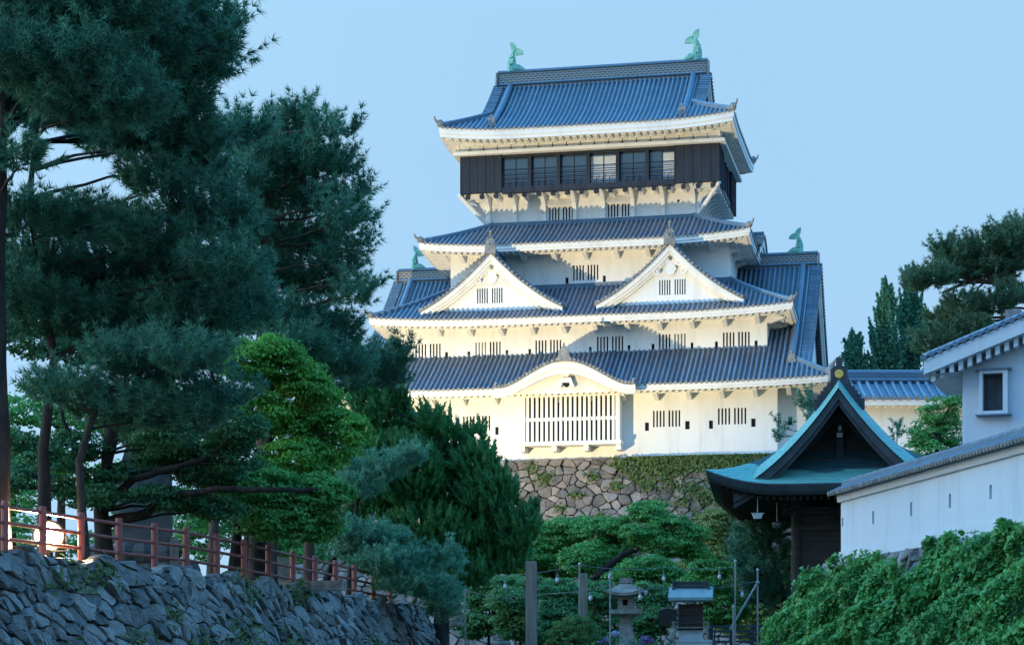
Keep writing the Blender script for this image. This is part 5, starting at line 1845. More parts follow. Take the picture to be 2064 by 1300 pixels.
LOWPINE = [(712, 1080, 44, 18), (764, 1092, 46, 20), (726, 1120, 44, 17), (780, 1140, 60, 26), (850, 1135, 44, 20), (893, 1118, 20, 12), (915, 1140, 14, 12), (830, 1180, 60, 26), (880, 1195, 34, 24), (890, 1232, 32, 14), (795, 1178, 34, 16)]

NK = dict(nl=0.24, nw=0.014, per=17, tufts=5, tl=0.6, up=0.7)
tree('pine_tree', 49, [(-6, 1085), (-4, 800), (-8, 520), (4, 260), (40, -60)], 0.30, PINE_A, 'needle', M['pine'], M['bark'],
     'tall dark pine at the left edge whose upper boughs reach highest in the picture', 'tree', seed=11, spread=2.2, base_z=TZ, twigs=30, limb_r=0.06, **NK)
tree('pine_tree', 53, [(92, 1075), (88, 900), (108, 720), (58, 400), (85, 180)], 0.17, PINE_B, 'needle', M['pine'], M['bark'],
     'dark pine with a leaning bare trunk and layered boughs, second from the left edge', 'tree', seed=12, spread=2.0, base_z=TZ, twigs=28, limb_r=0.055, **NK)
tree('pine_tree', 50, [(172, 1095), (160, 930), (200, 800), (300, 740), (420, 735)], 0.11, PINE_LOW, 'needle', M['pine'], M['bark'],
     'low pine with drooping boughs hanging in front of the dark spreading tree', 'tree', seed=13, spread=1.4, base_z=TZ, twigs=27, limb_r=0.04, **NK)
tree('pine_tree', 66, [(536, 1110), (528, 700), (536, 500), (520, 300), (600, 200)], 0.24, PINE_C, 'needle', M['pine'], M['bark_red'],
     'full tall pine beside the castle with upright candle tips against the sky', 'tree', seed=14, spread=1.8, base_z=TZ, twigs=27, limb_r=0.055, **NK)
tree('pine_tree', 72, [(620, 1140), (630, 900), (690, 790), (760, 745), (815, 715)], 0.16, PINE_BOUGH, 'needle', M['pine'], M['bark_red'],
     'slender leaning pine whose bough crosses in front of the castle roof corner', 'tree', seed=15, spread=1.0, base_z=TZ, twigs=27, limb_r=0.04, **NK)
tree('low_pine', 73, [(640, 1150), (680, 1110), (760, 1130), (860, 1170)], 0.14, LOWPINE, 'needle', M['pine_soft'], M['bark'],
     'low soft blue green pine spilling over the end of the rubble wall', 'tree', seed=16, spread=1.0, base_z=TZ, twigs=44, limb_r=0.03, up=0.45, nl=0.18, nw=0.015, per=14, tufts=5, tl=0.42, lean=(0.2, -0.1, 0))
tree('low_pine', 75, [(700, 1130), (720, 1010), (780, 940), (840, 910)], 0.10, [(770, 950, 40, 18), (815, 930, 28, 14), (840, 912, 14, 9), (720, 985, 44, 22), (690, 950, 36, 22)], 'needle', M['pine_soft'], M['bark'],
     'thin soft pine bough reaching right across the dark juniper', 'tree', seed=17, spread=0.6, base_z=TZ, twigs=40, limb_r=0.03, nl=0.18, nw=0.015, per=12, tufts=5, tl=0.4)

tree('broadleaf_tree', 62, [(520, 1120), (515, 1000), (540, 900), (570, 800)], 0.26,
     [(500, 735, 64, 34), (575, 750, 62, 36), (450, 705, 56, 26), (550, 705, 50, 24), (620, 780, 50, 30), (715, 870, 26, 30), (400, 690, 40, 20), (640, 815, 54, 36), (688, 855, 36, 34), (600, 860, 64, 40), (525, 830, 64, 38), (678, 905, 40, 30), (600, 930, 80, 40)],
     'leaf', M['leaf_bright'], M['bark'], 'rounded bright green broadleaf tree between the tall pines and the dark juniper', 'tree', seed=21, spread=1.2, base_z=TZ, dens=11, clump=0.34, per=52, L=0.13, Wd=0.075)
tree('broadleaf_tree', 60, [(470, 1120), (480, 1040), (520, 980)], 0.18,
     [(520, 985, 84, 44), (630, 1000, 66, 46), (560, 1050, 90, 40), (640, 1060, 50, 34), (680, 990, 30, 30)],
     'leaf', M['leaf_garden'], M['bark'], 'dark green broadleaf bush below the bright rounded tree, behind the railing', 'tree', seed=22, spread=1.0, base_z=TZ, dens=12, clump=0.3, per=46, L=0.13, Wd=0.07)
tree('spreading_tree', 57, [(212, 1110), (205, 1030), (215, 940), (222, 840), (260, 740)], 0.25,
     [(60, 690, 60, 34), (150, 705, 70, 34), (240, 690, 80, 36), (340, 690, 80, 34), (430, 690, 50, 34), (110, 770, 50, 24), (40, 890, 50, 26), (150, 900, 50, 30), (420, 890, 76, 34), (480, 930, 60, 34), (330, 880, 60, 26), (410, 955, 76, 30), (300, 830, 60, 24), (490, 860, 50, 40), (260, 950, 40, 16), (60, 960, 50, 22), (330, 925, 70, 22), (20, 980, 30, 24), (120, 985, 40, 20), (300, 1005, 60, 24), (385, 1015, 60, 24), (440, 1025, 50, 22), (180, 1000, 56, 26), (100, 930, 50, 28), (265, 870, 70, 30), (400, 800, 60, 30), (205, 960, 50, 20)],
     'leaf', M['leaf_dark'], M['bark'], 'dark spreading tree with long low horizontal limbs behind the red railing', 'tree', seed=23, spread=1.6, base_z=TZ, dens=7.5, clump=0.34, per=42, limb_r=0.05, L=0.14, Wd=0.075,
     branches=[(0.16, [(215, 1050, 0), (290, 1035, -0.3), (345, 1000, -0.6), (440, 985, -1), (560, 988, -1.2), (640, 985, -1)]), (0.13, [(212, 1020, 0), (270, 965, -0.4), (340, 945, -0.6), (420, 920, -0.8), (480, 870, -1)]),
               (0.12, [(215, 960), (235, 860), (290, 800), (360, 790)]), (0.12, [(205, 1010), (160, 930), (130, 850), (100, 760)]), (0.10, [(222, 880), (260, 800), (250, 720)])])
# slim trunks and foliage further back on the terrace
for i, (x, Y, hh, pd) in enumerate([(428, 84, 880, [(400, 900, 60, 40), (460, 850, 50, 40)]), (474, 88, 880, [(480, 890, 50, 40), (530, 880, 40, 30)]), (545, 80, 900, [(560, 960, 60, 40)]), (120, 92, 820, [(60, 820, 60, 40), (150, 850, 60, 40), (90, 930, 80, 34)]), (330, 95, 800, [(300, 800, 70, 40), (380, 830, 60, 40), (340, 1010, 60, 30)]), (20, 90, 900, [(20, 930, 50, 50), (0, 850, 40, 40), (40, 1000, 50, 36), (40, 1060, 36, 20)]), (236, 88, 940, [(240, 1030, 36, 40), (230, 960, 50, 36), (390, 1040, 40, 40)]), (500, 92, 940, [(440, 1050, 60, 36), (480, 985, 60, 36), (570, 1080, 60, 44), (620, 1100, 50, 40)]), (330, 96, 1060, [(410, 1095, 50, 36), (330, 1100, 60, 30), (160, 1100, 50, 22), (20, 1100, 50, 24), (250, 1095, 40, 30), (430, 1020, 44, 30)])]):
    tree('background_tree', Y, [(x, 1150), (x + 3, 1000), (x - 4, hh)], 0.26, pd, 'leaf', M['leaf_garden'], M['bark_red'],
         ['brown trunk nearest the marker post in the row behind the railing', 'second brown trunk right of the stone monument behind the railing', 'brown trunk just left of the dark broadleaf bush', 'pale leafy tree far behind the leaning pine trunk', 'leafy tree seen behind the top of the stone monument', 'light green tree at the far left edge behind the railing', 'leafy tree filling the gap left of the stone monument', 'leafy tree behind the row of brown trunks right of the monument', 'low spreading bushy tree filling the view under the limbs behind the monument'][i],
         'tree', 'trees far back on the terrace', seed=40 + i, spread=1.5, base_z=TZ, dens=3.0, clump=0.5, per=30, L=0.2, Wd=0.12)

tree('juniper_tree', 80, [(890, 1250), (890, 1100), (870, 950), (850, 850)], 0.28,
     [(745, 815, 34, 50), (790, 850, 42, 50), (850, 905, 50, 50), (912, 915, 44, 50), (960, 945, 40, 44), (985, 1000, 56, 50), (900, 1000, 80, 60), (820, 960, 70, 70), (1040, 1070, 44, 40), (960, 1090, 80, 60), (860, 1090, 90, 60), (750, 950, 60, 70), (760, 1060, 60, 60), (1010, 1130, 50, 36), (930, 1160, 60, 34), (865, 850, 18, 24), (800, 800, 18, 20), (905, 866, 14, 20), (960, 890, 14, 20), (1075, 1040, 14, 16)],
     'flame', M['juniper'], M['bark'], 'large dark juniper with flame shaped twisting tips left of the castle wall', 'tree', seed=31, spread=1.2, base_z=3.1, dens=15, fl=0.52, fw=0.085, per=44, limb_r=0.04, lo=0.6)

# garden trees under the castle wall
GZ = 3.2
tree('garden_tree', 102, [(1110, 1290), (1112, 1180), (1120, 1110)], 0.2, [(1110, 1085, 60, 32), (1066, 1120, 44, 30), (1155, 1062, 44, 20), (1130, 1140, 60, 28), (1060, 1160, 40, 22)], 'leaf', M['leaf_garden'], M['bark'],
     'clipped green garden tree left of the other two below the boulder wall', 'tree', seed=51, spread=1.0, base_z=GZ, dens=6.5, clump=0.4, per=60, limb_r=0.06, L=0.17, Wd=0.08)
tree('garden_tree', 100, [(1195, 1290), (1200, 1180), (1210, 1120)], 0.2, [(1210, 1080, 56, 34), (1185, 1125, 56, 30), (1245, 1062, 34, 20), (1250, 1112, 44, 24), (1205, 1150, 50, 20)], 'leaf', M['leaf_garden'], M['bark'],
     'middle clipped green garden tree below the boulder wall', 'tree', seed=52, spread=1.0, base_z=GZ, dens=6.5, clump=0.4, per=60, limb_r=0.06, L=0.17, Wd=0.08,
     branches=[(0.14, [(1200, 1180), (1250, 1120), (1300, 1105)])])
tree('garden_tree', 98, [(1185, 1290), (1190, 1170), (1250, 1120), (1315, 1090), (1322, 1050)], 0.22, [(1308, 1036, 40, 24), (1350, 1062, 46, 24), (1388, 1080, 32, 20), (1290, 1075, 34, 22), (1345, 1100, 56, 24), (1395, 1115, 30, 18)], 'leaf', M['leaf_garden'], M['bark'],
     'cloud pruned garden tree with a bare curving trunk and the highest tufted crown', 'tree', seed=53, spread=0.8, base_z=GZ, dens=6.5, clump=0.4, per=60, limb_r=0.06, L=0.17, Wd=0.08)
SHR = [('low rounded shrub mass behind the stone lantern roof', 95, [(1300, 1145, 56, 24), (1345, 1160, 40, 20), (1262, 1165, 34, 18)], 'leaf_garden'),
       ('dark shrub by the foot of the rubble wall end', 88, [(970, 1200, 40, 30), (1000, 1240, 50, 34), (955, 1260, 40, 30), (1010, 1180, 40, 24)], 'leaf_shrub'),
       ('dark shrub left of the tall square post', 86, [(1030, 1215, 40, 30), (1040, 1260, 50, 34), (1075, 1190, 40, 26)], 'leaf_shrub'),
       ('shrub between the two square posts', 90, [(1125, 1195, 44, 30), (1130, 1240, 50, 40), (1100, 1275, 40, 30)], 'leaf_shrub'),
       ('shrub between the rear square post and the stone lantern', 92, [(1205, 1200, 44, 30), (1215, 1245, 44, 40), (1200, 1285, 50, 26)], 'leaf_shrub'),
       ('fern like shrub between the stone lantern and the small shrine', 88, [(1310, 1200, 40, 26), (1320, 1240, 44, 40), (1295, 1270, 40, 30)], 'leaf_shrub'),
       ('green shrub right of the small shrine roof', 90, [(1440, 1190, 44, 30), (1460, 1230, 50, 40), (1430, 1150, 40, 24), (1400, 1180, 40, 20)], 'leaf_garden'),
       ('yellow green scrub climbing the foot of the boulder wall', 118, [(1440, 1060, 40, 34), (1420, 1110, 40, 30), (1450, 1130, 50, 34), (1480, 1030, 26, 20), (1400, 1150, 50, 24)], 'leaf_yellow'),
       ('light scrub behind the dark pine by the hall column', 112, [(1540, 1230, 60, 40), (1580, 1170, 40, 40), (1510, 1260, 60, 34), (1490, 1180, 40, 40)], 'leaf_yellow')]
for i, (lb, Y, pd, mm) in enumerate(SHR):
    cx = sum(p[0] for p in pd) / len(pd)
    tree('shrub', Y, [(cx, 1295), (cx + 4, 1240), (cx - 3, pd[0][1])], 0.06, pd, 'leaf', M[mm], M['bark'], lb, 'shrub', None, seed=60 + i, spread=0.7, base_z=GZ, dens=9, clump=0.34, per=46, L=0.16, Wd=0.085, limb_r=0.04)
tree('weeping_tree', 70, [(1160, 1310), (1158, 1270), (1165, 1245)], 0.05, [(1160, 1258, 34, 18), (1128, 1272, 22, 20), (1190, 1280, 26, 24), (1150, 1290, 40, 24)], 'leaf', M['leaf_weep'], M['bark'],
     'small light green weeping tree in front of the rear square post', 'tree', seed=71, spread=0.4, base_z=2.9, dens=12, clump=0.2, per=34, L=0.16, Wd=0.035, droop=0.9, limb_r=0.02)
tree('pine_tree', 92, [(1588, 1300), (1580, 1200), (1560, 1120), (1540, 1075)], 0.15, [(1535, 1075, 40, 24), (1515, 1110, 38, 26), (1555, 1115, 40, 30), (1530, 1155, 50, 32), (1560, 1185, 40, 30), (1525, 1205, 40, 26), (1570, 1070, 20, 20)], 'needle', M['pine'], M['bark'],
     'dark feathery pine just left of the hall column', 'tree', seed=72, spread=1.0, base_z=GZ, twigs=11, nl=0.28, nw=0.018, per=13, tufts=6, tl=0.6)
tree('pine_tree', 96, [(1640, 1000), (1640, 880), (1632, 815)], 0.06, [(1630, 818, 16, 20), (1645, 850, 16, 14), (1570, 880, 8, 14), (1578, 862, 8, 10)], 'needle', M['pine'], M['bark'],
     'pine tip showing above the left slope of the copper roof', 'tree', seed=73, spread=0.3, base_z=6, twigs=14, nl=0.22, nw=0.02, per=10, tufts=5, tl=0.5, up=0.9, limb_r=0.03)
tree('small_conifer', 96, [(1808, 1000), (1808, 930), (1808, 860)], 0.05, [(1808, 880, 7, 14), (1809, 860, 4, 10)], 'needle', M['pine'], M['bark'],
     'thin conifer tip against the white corridor wall right of the copper gable', 'tree', seed=74, spread=0.2, base_z=6, twigs=16, nl=0.2, nw=0.02, per=10, tufts=5, tl=0.35, up=1.0, limb_r=0.02)
tree('broadleaf_tree', 96, [(1890, 1040), (1885, 940), (1895, 860)], 0.2, [(1895, 830, 40, 28), (1925, 800, 22, 18), (1880, 870, 40, 30), (1915, 880, 34, 34), (1850, 885, 26, 18), (1870, 915, 44, 24)], 'leaf', M['leaf_garden'], M['bark'],
     'round green tree between the corridor wall and the white turret', 'tree', seed=75, spread=0.8, base_z=6, dens=4.5, clump=0.38, per=48, L=0.15, Wd=0.08)


# ginkgos behind the corridor: upright plumes
def plume_tree(label, Y, x, ybase, ytop, hw, n, seed):
    rs = np.random.RandomState(seed)
    b = at(x, ybase, Y); org = Vector((b.x, b.y, 15.0))
    t = thing('ginkgo_tree', org, 0, label, 'tree', 'ginkgo trees behind the corridor')
    mb = MB()
    top = at(x - 6, ytop, Y)
    H = top.z - b.z
    mb.tube([(0, 0, 0), (0.05, 0, b.z - 15 + 0.3 * H), (0, 0, b.z - 15 + 0.95 * H)], [0.3, 0.2, 0.04], 7)
    P = []; N = []
    W = hw / F * Y
    for k in range(n):
        f = rs.rand() ** 0.9
        z0 = b.z - 15 + f * H * 0.8
        an = rs.uniform(0, 2 * math.pi)
        ex = W * (1 - 0.8 * f) * rs.uniform(0.35, 1.05)
        ln = H * rs.uniform(0.20, 0.36) * (1.15 - 0.5 * f)
        p0 = Vector((0, 0, z0)); p1 = Vector((math.cos(an) * ex * 0.7, math.sin(an) * ex * 0.7, z0 + ln * 0.3)); p2 = Vector((math.cos(an) * ex, math.sin(an) * ex, z0 + ln))
        mb.tube([p0, p1, p2], [0.06, 0.035, 0.01], 4)
        m_ = 150
        s_ = rs.rand(m_, 1) ** 0.8
        a0_, a1_, a2_ = np.array(p0), np.array(p1), np.array(p2)
        q = (1 - s_) ** 2 * a0_ + 2 * s_ * (1 - s_) * a1_ + s_ ** 2 * a2_
        q = q + rs.normal(size=(m_, 3)) * 0.24 * (1.1 - s_)
        P.append(q); N.append(unit(rs.normal(size=(m_, 3)) + np.array([0, 0, 0.5])))
    P = np.concatenate(P); N = np.concatenate(N)
    V, Fq = leaves(P, N, 0.24, 0.17, rs)
    mb.build('trunk', M['bark'], t)
    np_obj('crown', V, Fq, M['ginkgo'], t)


plume_tree('shortest leftmost ginkgo behind the corridor roof', 150, 1722, 790, 660, 52, 46, 81)
plume_tree('middle upright ginkgo with a forked pointed top behind the corridor roof', 150, 1788, 800, 552, 56, 90, 82)
plume_tree('tallest ginkgo partly hidden by the reddish pine bough', 152, 1835, 800, 528, 50, 95, 83)
plume_tree('dense ginkgo lowest behind the pine bough next to the turret roof', 150, 1900, 800, 620, 60, 80, 84)
tree('pine_tree', 104, [(2140, 900), (2120, 700), (2075, 600), (2040, 565), (1985, 568)], 0.42,
     [(1930, 520, 46, 20), (1985, 505, 56, 24), (2045, 490, 46, 26), (1905, 500, 26, 14), (2020, 470, 26, 14), (2056, 460, 14, 20), (1880, 560, 46, 18), (1845, 578, 26, 12), (1930, 555, 46, 16), (2000, 545, 56, 20), (2050, 530, 34, 22), (1945, 615, 36, 18), (1995, 620, 46, 20), (1918, 650, 46, 20), (1960, 665, 40, 18), (2040, 600, 34, 24), (1890, 690, 46, 22)],
     'needle', M['pine_old'], M['bark_red'], 'spreading red barked pine above the white turret roof at the right edge', 'tree', seed=85, spread=1.6, base_z=8, twigs=18, nl=0.24, nw=0.022, per=11, tufts=6, tl=0.5, limb_r=0.16,
     branches=[(0.2, [(2080, 605), (2030, 570), (1960, 566), (1900, 590)]), (0.12, [(2000, 566), (1975, 545), (1940, 535)]), (0.1, [(2060, 640), (2000, 640), (1940, 665)])])


# ------------------------------------------------------------------ creepers on the castle base
def frame_pts(S, Hh, out):
    """points on the battered castle face from (u, depth below top, out)"""
    x = KX + S * ct + (-0.35 - bat(Hh) - out) * st
    y = KY - S * st + (-0.35 - bat(Hh) - out) * ct
    return np.stack([x, y, BT - Hh], -1)


V, Fq = leaves(WEEDS[0], WEEDS[1], 0.16, 0.08, np.random.RandomState(34), 0.2)
o = np_obj('wall_weeds', V, Fq, M['moss'])
tag(o, 'green weeds and moss sprouting from the joints of the rubble wall', 'weeds', kind='stuff')
rs = np.random.RandomState(91)
P = []; N = []
fn_ = np.array([-st, -ct, 0.35])
blobs = [(u, h, r, n) for u, h, r, n in [(3.4, 0.5, 0.9, 260), (5, 0.35, 1.0, 380), (6.3, 0.7, 1.1, 420), (7.4, 0.5, 1.0, 420), (8.6, 0.35, 1.0, 420), (9.8, 0.5, 1.1, 460), (11, 0.4, 1.1, 460), (12.2, 0.6, 1.0, 420), (13.4, 0.6, 1.1, 420), (14.6, 0.7, 1.2, 420), (15.8, 0.9, 1.3, 420),
                                         (4.6, 1.3, 0.8, 150), (5.2, 2.0, 0.7, 120), (3.0, 2.0, 0.5, 90), (6.8, 1.8, 0.9, 150), (10.5, 1.9, 0.9, 160), (11.5, 2.6, 1.0, 200), (-2.2, 1.4, 0.6, 110), (-3.2, 0.6, 0.5, 60), (12.4, 3.8, 0.9, 150), (10.2, 3.6, 0.6, 70), (7.6, 3.4, 0.5, 60), (11.4, 5.2, 1.0, 170), (9.5, 5.6, 0.8, 120), (13.0, 6.4, 1.2, 200), (-1, 3.6, 0.4, 40), (2, 4.2, 0.4, 40), (12, 8, 1.4, 240), (9, 8, 1.3, 200), (8.2, 2.4, 1.0, 160), (9.2, 2.9, 1.0, 170), (13.6, 2.4, 1.1, 260), (14.5, 3.8, 1.2, 260), (5.6, 3.3, 0.6, 90), (1.2, 1.3, 0.5, 70), (0.2, 2.6, 0.4, 50), (10.8, 4.4, 1.0, 190), (8.6, 4.6, 0.9, 140), (4, 5.5, 0.8, 110)]]
for u, h, r, n in blobs:
    a = rs.normal(size=(n, 2)) * r * np.array([0.62, 0.42])
    P.append(frame_pts(u + a[:, 0], np.maximum(0.0, h + a[:, 1]), 0.1 + 0.3 * rs.rand(n)))
    N.append(np.tile(fn_, (n, 1)))
P = np.concatenate(P); N = np.concatenate(N)
V, Fq = leaves(P, N, 0.24, 0.17, rs, 0.2)
o = np_obj('creeper', V, Fq, M['moss'])
tag(o, 'green creeper hanging over the top of the boulder wall below the castle', 'creeper', kind='stuff')

# ------------------------------------------------------------------ ivy covered bank under the coping wall
# local frame of the coping wall: x along it, -y outward, z up
bk = thing('ivy_bank_wall', (WA.x, WA.y, 0), wang, 'steep stone bank under the white coping wall, mostly hidden by ivy', 'stone wall')
rs = np.random.RandomState(95)


def bmap(s, h, o):
    z = WZ0 - 0.15 - h
    return (s, -0.12 - 0.42 * h - o, z)


cells = vor_cells(WL + 1.5, 6.0, 0.7, np.array([[1.0, 0.1], [-0.1, 1.0]]), rs)
mb = MB()
stone_mesh(mb, cells, lambda s, h, o: bmap(s - 0.7, h, o), rs, 0.2, 0.04)
mb.grid([[bmap(-0.7 + s, h, -0.05) for h in (0, 2, 4, 6)] for s in (0, 12, WL + 1.5)])
mb.grid([[(-0.65, y, z) for y, z in ((-0.1 - 0.42 * h, WZ0 - 0.15 - h), (4, WZ0 - 0.15 - h))] for h in (0, 3, 6)])
mb.build('bank_stones', M['stone_grey'], bk)
n = 120000
S = rs.uniform(-1.3, WL + 1, n)
Hh = rs.rand(n) ** 0.9 * 6.0
# ragged upper edge: more bare stone in places, leaves climb in others
edge = 0.35 + 0.35 * np.sin(S * 0.9 + 1) + 0.25 * np.sin(S * 2.3) + 0.15 * np.sin(S * 5.1) + 0.5 * np.exp(-((S - 6.5) / 1.6) ** 2) - 0.45 * np.exp(-((S - 14.5) / 3) ** 2)
ok = Hh > edge * rs.uniform(0.6, 1.1, n)
S, Hh = S[ok], Hh[ok]
lump = 0.22 * np.sin(S * 1.7 + Hh * 1.1) + 0.2 * np.sin(S * 3.1 - Hh * 2.3 + 2) + 0.16 * np.sin(S * 0.8 + Hh * 3.3) + 0.12 * np.sin(S * 6.3 + Hh * 5.1)
out = 0.32 + np.minimum(0.35, Hh * 0.12) + lump * 0.95 + rs.rand(len(S)) * 0.28
P = np.stack([S, -0.12 - 0.42 * Hh - out, WZ0 - 0.15 - Hh + 0.15 * out], -1)
N = np.tile(np.array([0.0, -0.8, 0.6]), (len(P), 1))
sz = np.where(rs.rand(len(P), 1) < 0.22, 1.75, 1.0) * (1 + 0.25 * np.sin(P[:, :1] * 1.3))
V, Fq = leaves(P, N, 0.125 * sz, 0.11 * sz, rs, 0.25)
o = np_obj('ivy', V, Fq, M['ivy'])
o.location = (WA.x, WA.y, 0); o.rotation_euler = (0, 0, wang)
tag(o, 'dense bright ivy covering the bank below the white coping wall', 'ivy', kind='stuff')

# ------------------------------------------------------------------ garden furniture
def square_post(px, py, Y, hw, label):
    p = at(px, py, Y); top = p.z; p.z = 2.95
    t = thing('square_post', p, R(-8), label, 'post', 'weathered square posts in the garden')
    mb = MB(); h = top - 2.95
    mb.taper(0, 0, 0, h - 0.04, hw * 1.02, hw * 1.02, hw, hw); mb.taper(0, 0, h - 0.04, h, hw, hw, hw * 0.9, hw * 0.9)
    mb.build('shaft', M['grey_wood'], t)


square_post(1071, 1131, 65, 0.16, 'tall nearer square grey post left of the stone lantern')
square_post(1176, 1155, 76, 0.14, 'shorter square grey post behind a thin pole')


def pole(px, ytop, Y, label, px2=None):
    p = at(px, ytop, Y); z = p.z; p.z = 3.0
    t = thing('thin_pole', p, 0, label, 'pole', 'thin metal poles carrying the light strings')
    mb = MB(); mb.tube([(0, 0, 0), (0, 0, z - 3.0)], 0.028, 7); mb.build('shaft', M['steel'], t)
    mb = MB(); mb.ball((0, 0, z - 3.0), 0.05, 6); mb.build('cap', M['bulb'], t)
    return t


pole(1168, 1136, 70, 'thin metal pole in front of the rear square post')
pole(1230, 1158, 68, 'thin metal pole at the left edge of the stone lantern roof')
pole(1482, 1130, 74, 'taller thin metal pole right of the small shrine')
pole(1527, 1148, 74, 'thin metal pole with a diagonal brace near the hall')
pole(938, 1188, 76, 'thin metal pole beside the half hidden lantern at the wall end')
pole(1478, 1222, 73, 'short thin stake beside the taller pole right of the shrine')
a = at(1472, 1268, 74); b = at(1527, 1174, 74)
t = thing('pole_brace', a, 0, 'slanting metal brace leaning on the pole near the hall', 'brace')
mb = MB(); mb.tube([(0, 0, 0), b - a], 0.04, 7); mb.build('tube', M['steel'], t)
mb = MB(); mb.tube([b - a + Vector((-0.06, 0, 0)), b - a + Vector((0.06, 0, 0))], 0.06, 7); mb.build('clamp', M['steel'], t)


def wire(pts, label):
    P3 = [at(*q) for q in pts]
    fine = []
    for i in range(len(P3) - 1):
        L = (P3[i + 1] - P3[i]).length
        for k in range(8):
            f = k / 8
            fine.append(P3[i].lerp(P3[i + 1], f) - P3[0] - Vector((0, 0, 0.025 * L * 4 * f * (1 - f))))
    fine.append(P3[-1] - P3[0])
    mb = MB(); mb.tube(fine, 0.008, 4)
    o = mb.build('light_string', M['cable']); o.location = P3[0]
    tag(o, label, 'cable', 'festoon light cables over the garden')


wire([(1010, 1160, 71), (1168, 1138, 70), (1345, 1143, 73), (1482, 1142, 74)], 'upper festoon cable over the garden behind the stone lantern')
wire([(940, 1190, 76), (1105, 1196, 70), (1230, 1177, 68), (1350, 1183, 71), (1480, 1178, 74), (1527, 1170, 74)], 'lower festoon cable crossing behind the stone lantern roof')
for i, (x, y, Y, lb) in enumerate([(1018, 1165, 71, 'hanging bulb left of the tall square post'), (1123, 1152, 70.5, 'hanging bulb between the two square posts'), (1229, 1146, 71, 'hanging bulb just above the stone lantern roof on the left'), (1338, 1150, 73, 'hanging bulb above the small shrine roof'), (1450, 1146, 74, 'hanging bulb right of the small shrine roof ridge'), (1190, 1188, 69, 'hanging bulb on the lower cable left of the lantern roof'), (1290, 1186, 69.5, 'hanging bulb on the lower cable right of the lantern roof'), (1496, 1182, 74, 'hanging bulb between the two thin poles near the hall')]):
    p = at(x, y, Y)
    t = thing('hanging_bulb', p, 0, lb, 'light bulb', 'unlit bulbs on the festoon cables')
    mb = MB(); mb.tube([(0, 0, 0.02), (0, 0, -0.12)], 0.012, 5); mb.tube([(0, 0, -0.10), (0, 0, -0.19)], 0.038, 7)
    mb.build('socket', M['cable'], t)
    mb = MB(); mb.lathe(0, 0, [(0.03, -0.19), (0.06, -0.25), (0.065, -0.30), (0.04, -0.36), (0.01, -0.37)], 8); mb.build('glass_bulb', M['bulb'], t)


def stone_lantern(px, ybase, Y, label, sc=1.0, seed=1):
    p = at(px, ybase, Y)
    t = thing('stone_lantern', p, R(-10), label, 'stone lantern', 'stone lanterns in the garden')
    mb = MB()
    mb.lathe(0, 0, [(0.5 * sc, 0), (0.5 * sc, 0.12 * sc), (0.42 * sc, 0.2 * sc), (0.44 * sc, 0.24 * sc), (0.40 * sc, 0.33 * sc)], 6)
    mb.build('base', M['lantern'], t)
    mb = MB()
    mb.grid([[(r * math.cos(math.pi / 4 + k * math.pi / 2), r * math.sin(math.pi / 4 + k * math.pi / 2), z) for k in range(5)] for r, z in ((0.46 * sc, 0.33 * sc), (0.40 * sc, 0.5 * sc), (0.30 * sc, 0.75 * sc), (0.25 * sc, 0.95 * sc), (0.26 * sc, 1.1 * sc), (0.32 * sc, 1.2 * sc))])
    mb.build('pillar', M['lantern'], t)
    mb = MB(); mb.taper(0, 0, 1.2 * sc, 1.3 * sc, 0.28 * sc, 0.28 * sc, 0.48 * sc, 0.48 * sc); mb.taper(0, 0, 1.3 * sc, 1.44 * sc, 0.485 * sc, 0.485 * sc, 0.475 * sc, 0.475 * sc)
    mb.build('platform', M['lantern'], t)
    mb = MB()
    wall_holes(mb, -0.26 * sc, 0.26 * sc, 1.441 * sc, 1.9 * sc, -0.26 * sc, [(-0.09 * sc, 0.09 * sc, 1.58 * sc, 1.78 * sc)], 0.15)
    for (x0, y0, x1, y1) in ((0.26, -0.26, 0.26, 0.26), (0.26, 0.26, -0.26, 0.26), (-0.26, 0.26, -0.26, -0.26)):
        mb.quad((x0 * sc, y0 * sc, 1.441 * sc), (x1 * sc, y1 * sc, 1.441 * sc), (x1 * sc, y1 * sc, 1.9 * sc), (x0 * sc, y0 * sc, 1.9 * sc))
    fb = mb.build('fire_box', M['lantern'], t)
    mb = MB(); mb.box(-0.1 * sc, 0.1 * sc, -0.12 * sc, -0.1 * sc, 1.55 * sc, 1.8 * sc); mb.build('light_hole', M['gap'], fb)
    mb = MB()   # roof with upturned corners
    N_ = 12
    for z_off, flip in ((0.0, 1), (0.13, 0)):
        rows = []
        for i in range(N_ + 1):
            row = []
            for j in range(N_ + 1):
                x = -0.66 + 1.32 * i / N_; y = -0.66 + 1.32 * j / N_
                mx = max(abs(x), abs(y)) / 0.66
                cn = (abs(x) * abs(y)) / 0.4356
                if z_off: z = 2.36 - 0.36 * min(1, max(0, mx - 0.28) / 0.72) ** 0.7 + 0.14 * cn ** 2 * mx
                else: z = 1.9 + 0.13 * cn ** 2
                row.append((x * sc, y * sc, z * sc))
            rows.append(row)
        mb.grid(rows)
    e = lambda x, y, top: (x * sc, y * sc, ((2.0 if top else 1.9) + 0.135 * ((abs(x) * abs(y)) / 0.4356) ** 2) * sc)
    for ax in range(4):
        rows = []
        for i in range(N_ + 1):
            a_ = -0.66 + 1.32 * i / N_
            x, y = ((a_, -0.66), (a_, 0.66), (-0.66, a_), (0.66, a_))[ax]
            rows.append([e(x, y, 0), e(x, y, 1)])
        mb.grid(rows)
    mb.build('roof', M['lantern'], t)
    mb = MB(); mb.box(-0.2 * sc, 0.2 * sc, -0.2 * sc, 0.2 * sc, 2.33 * sc, 2.52 * sc); mb.build('finial', M['lantern'], t)
    return t


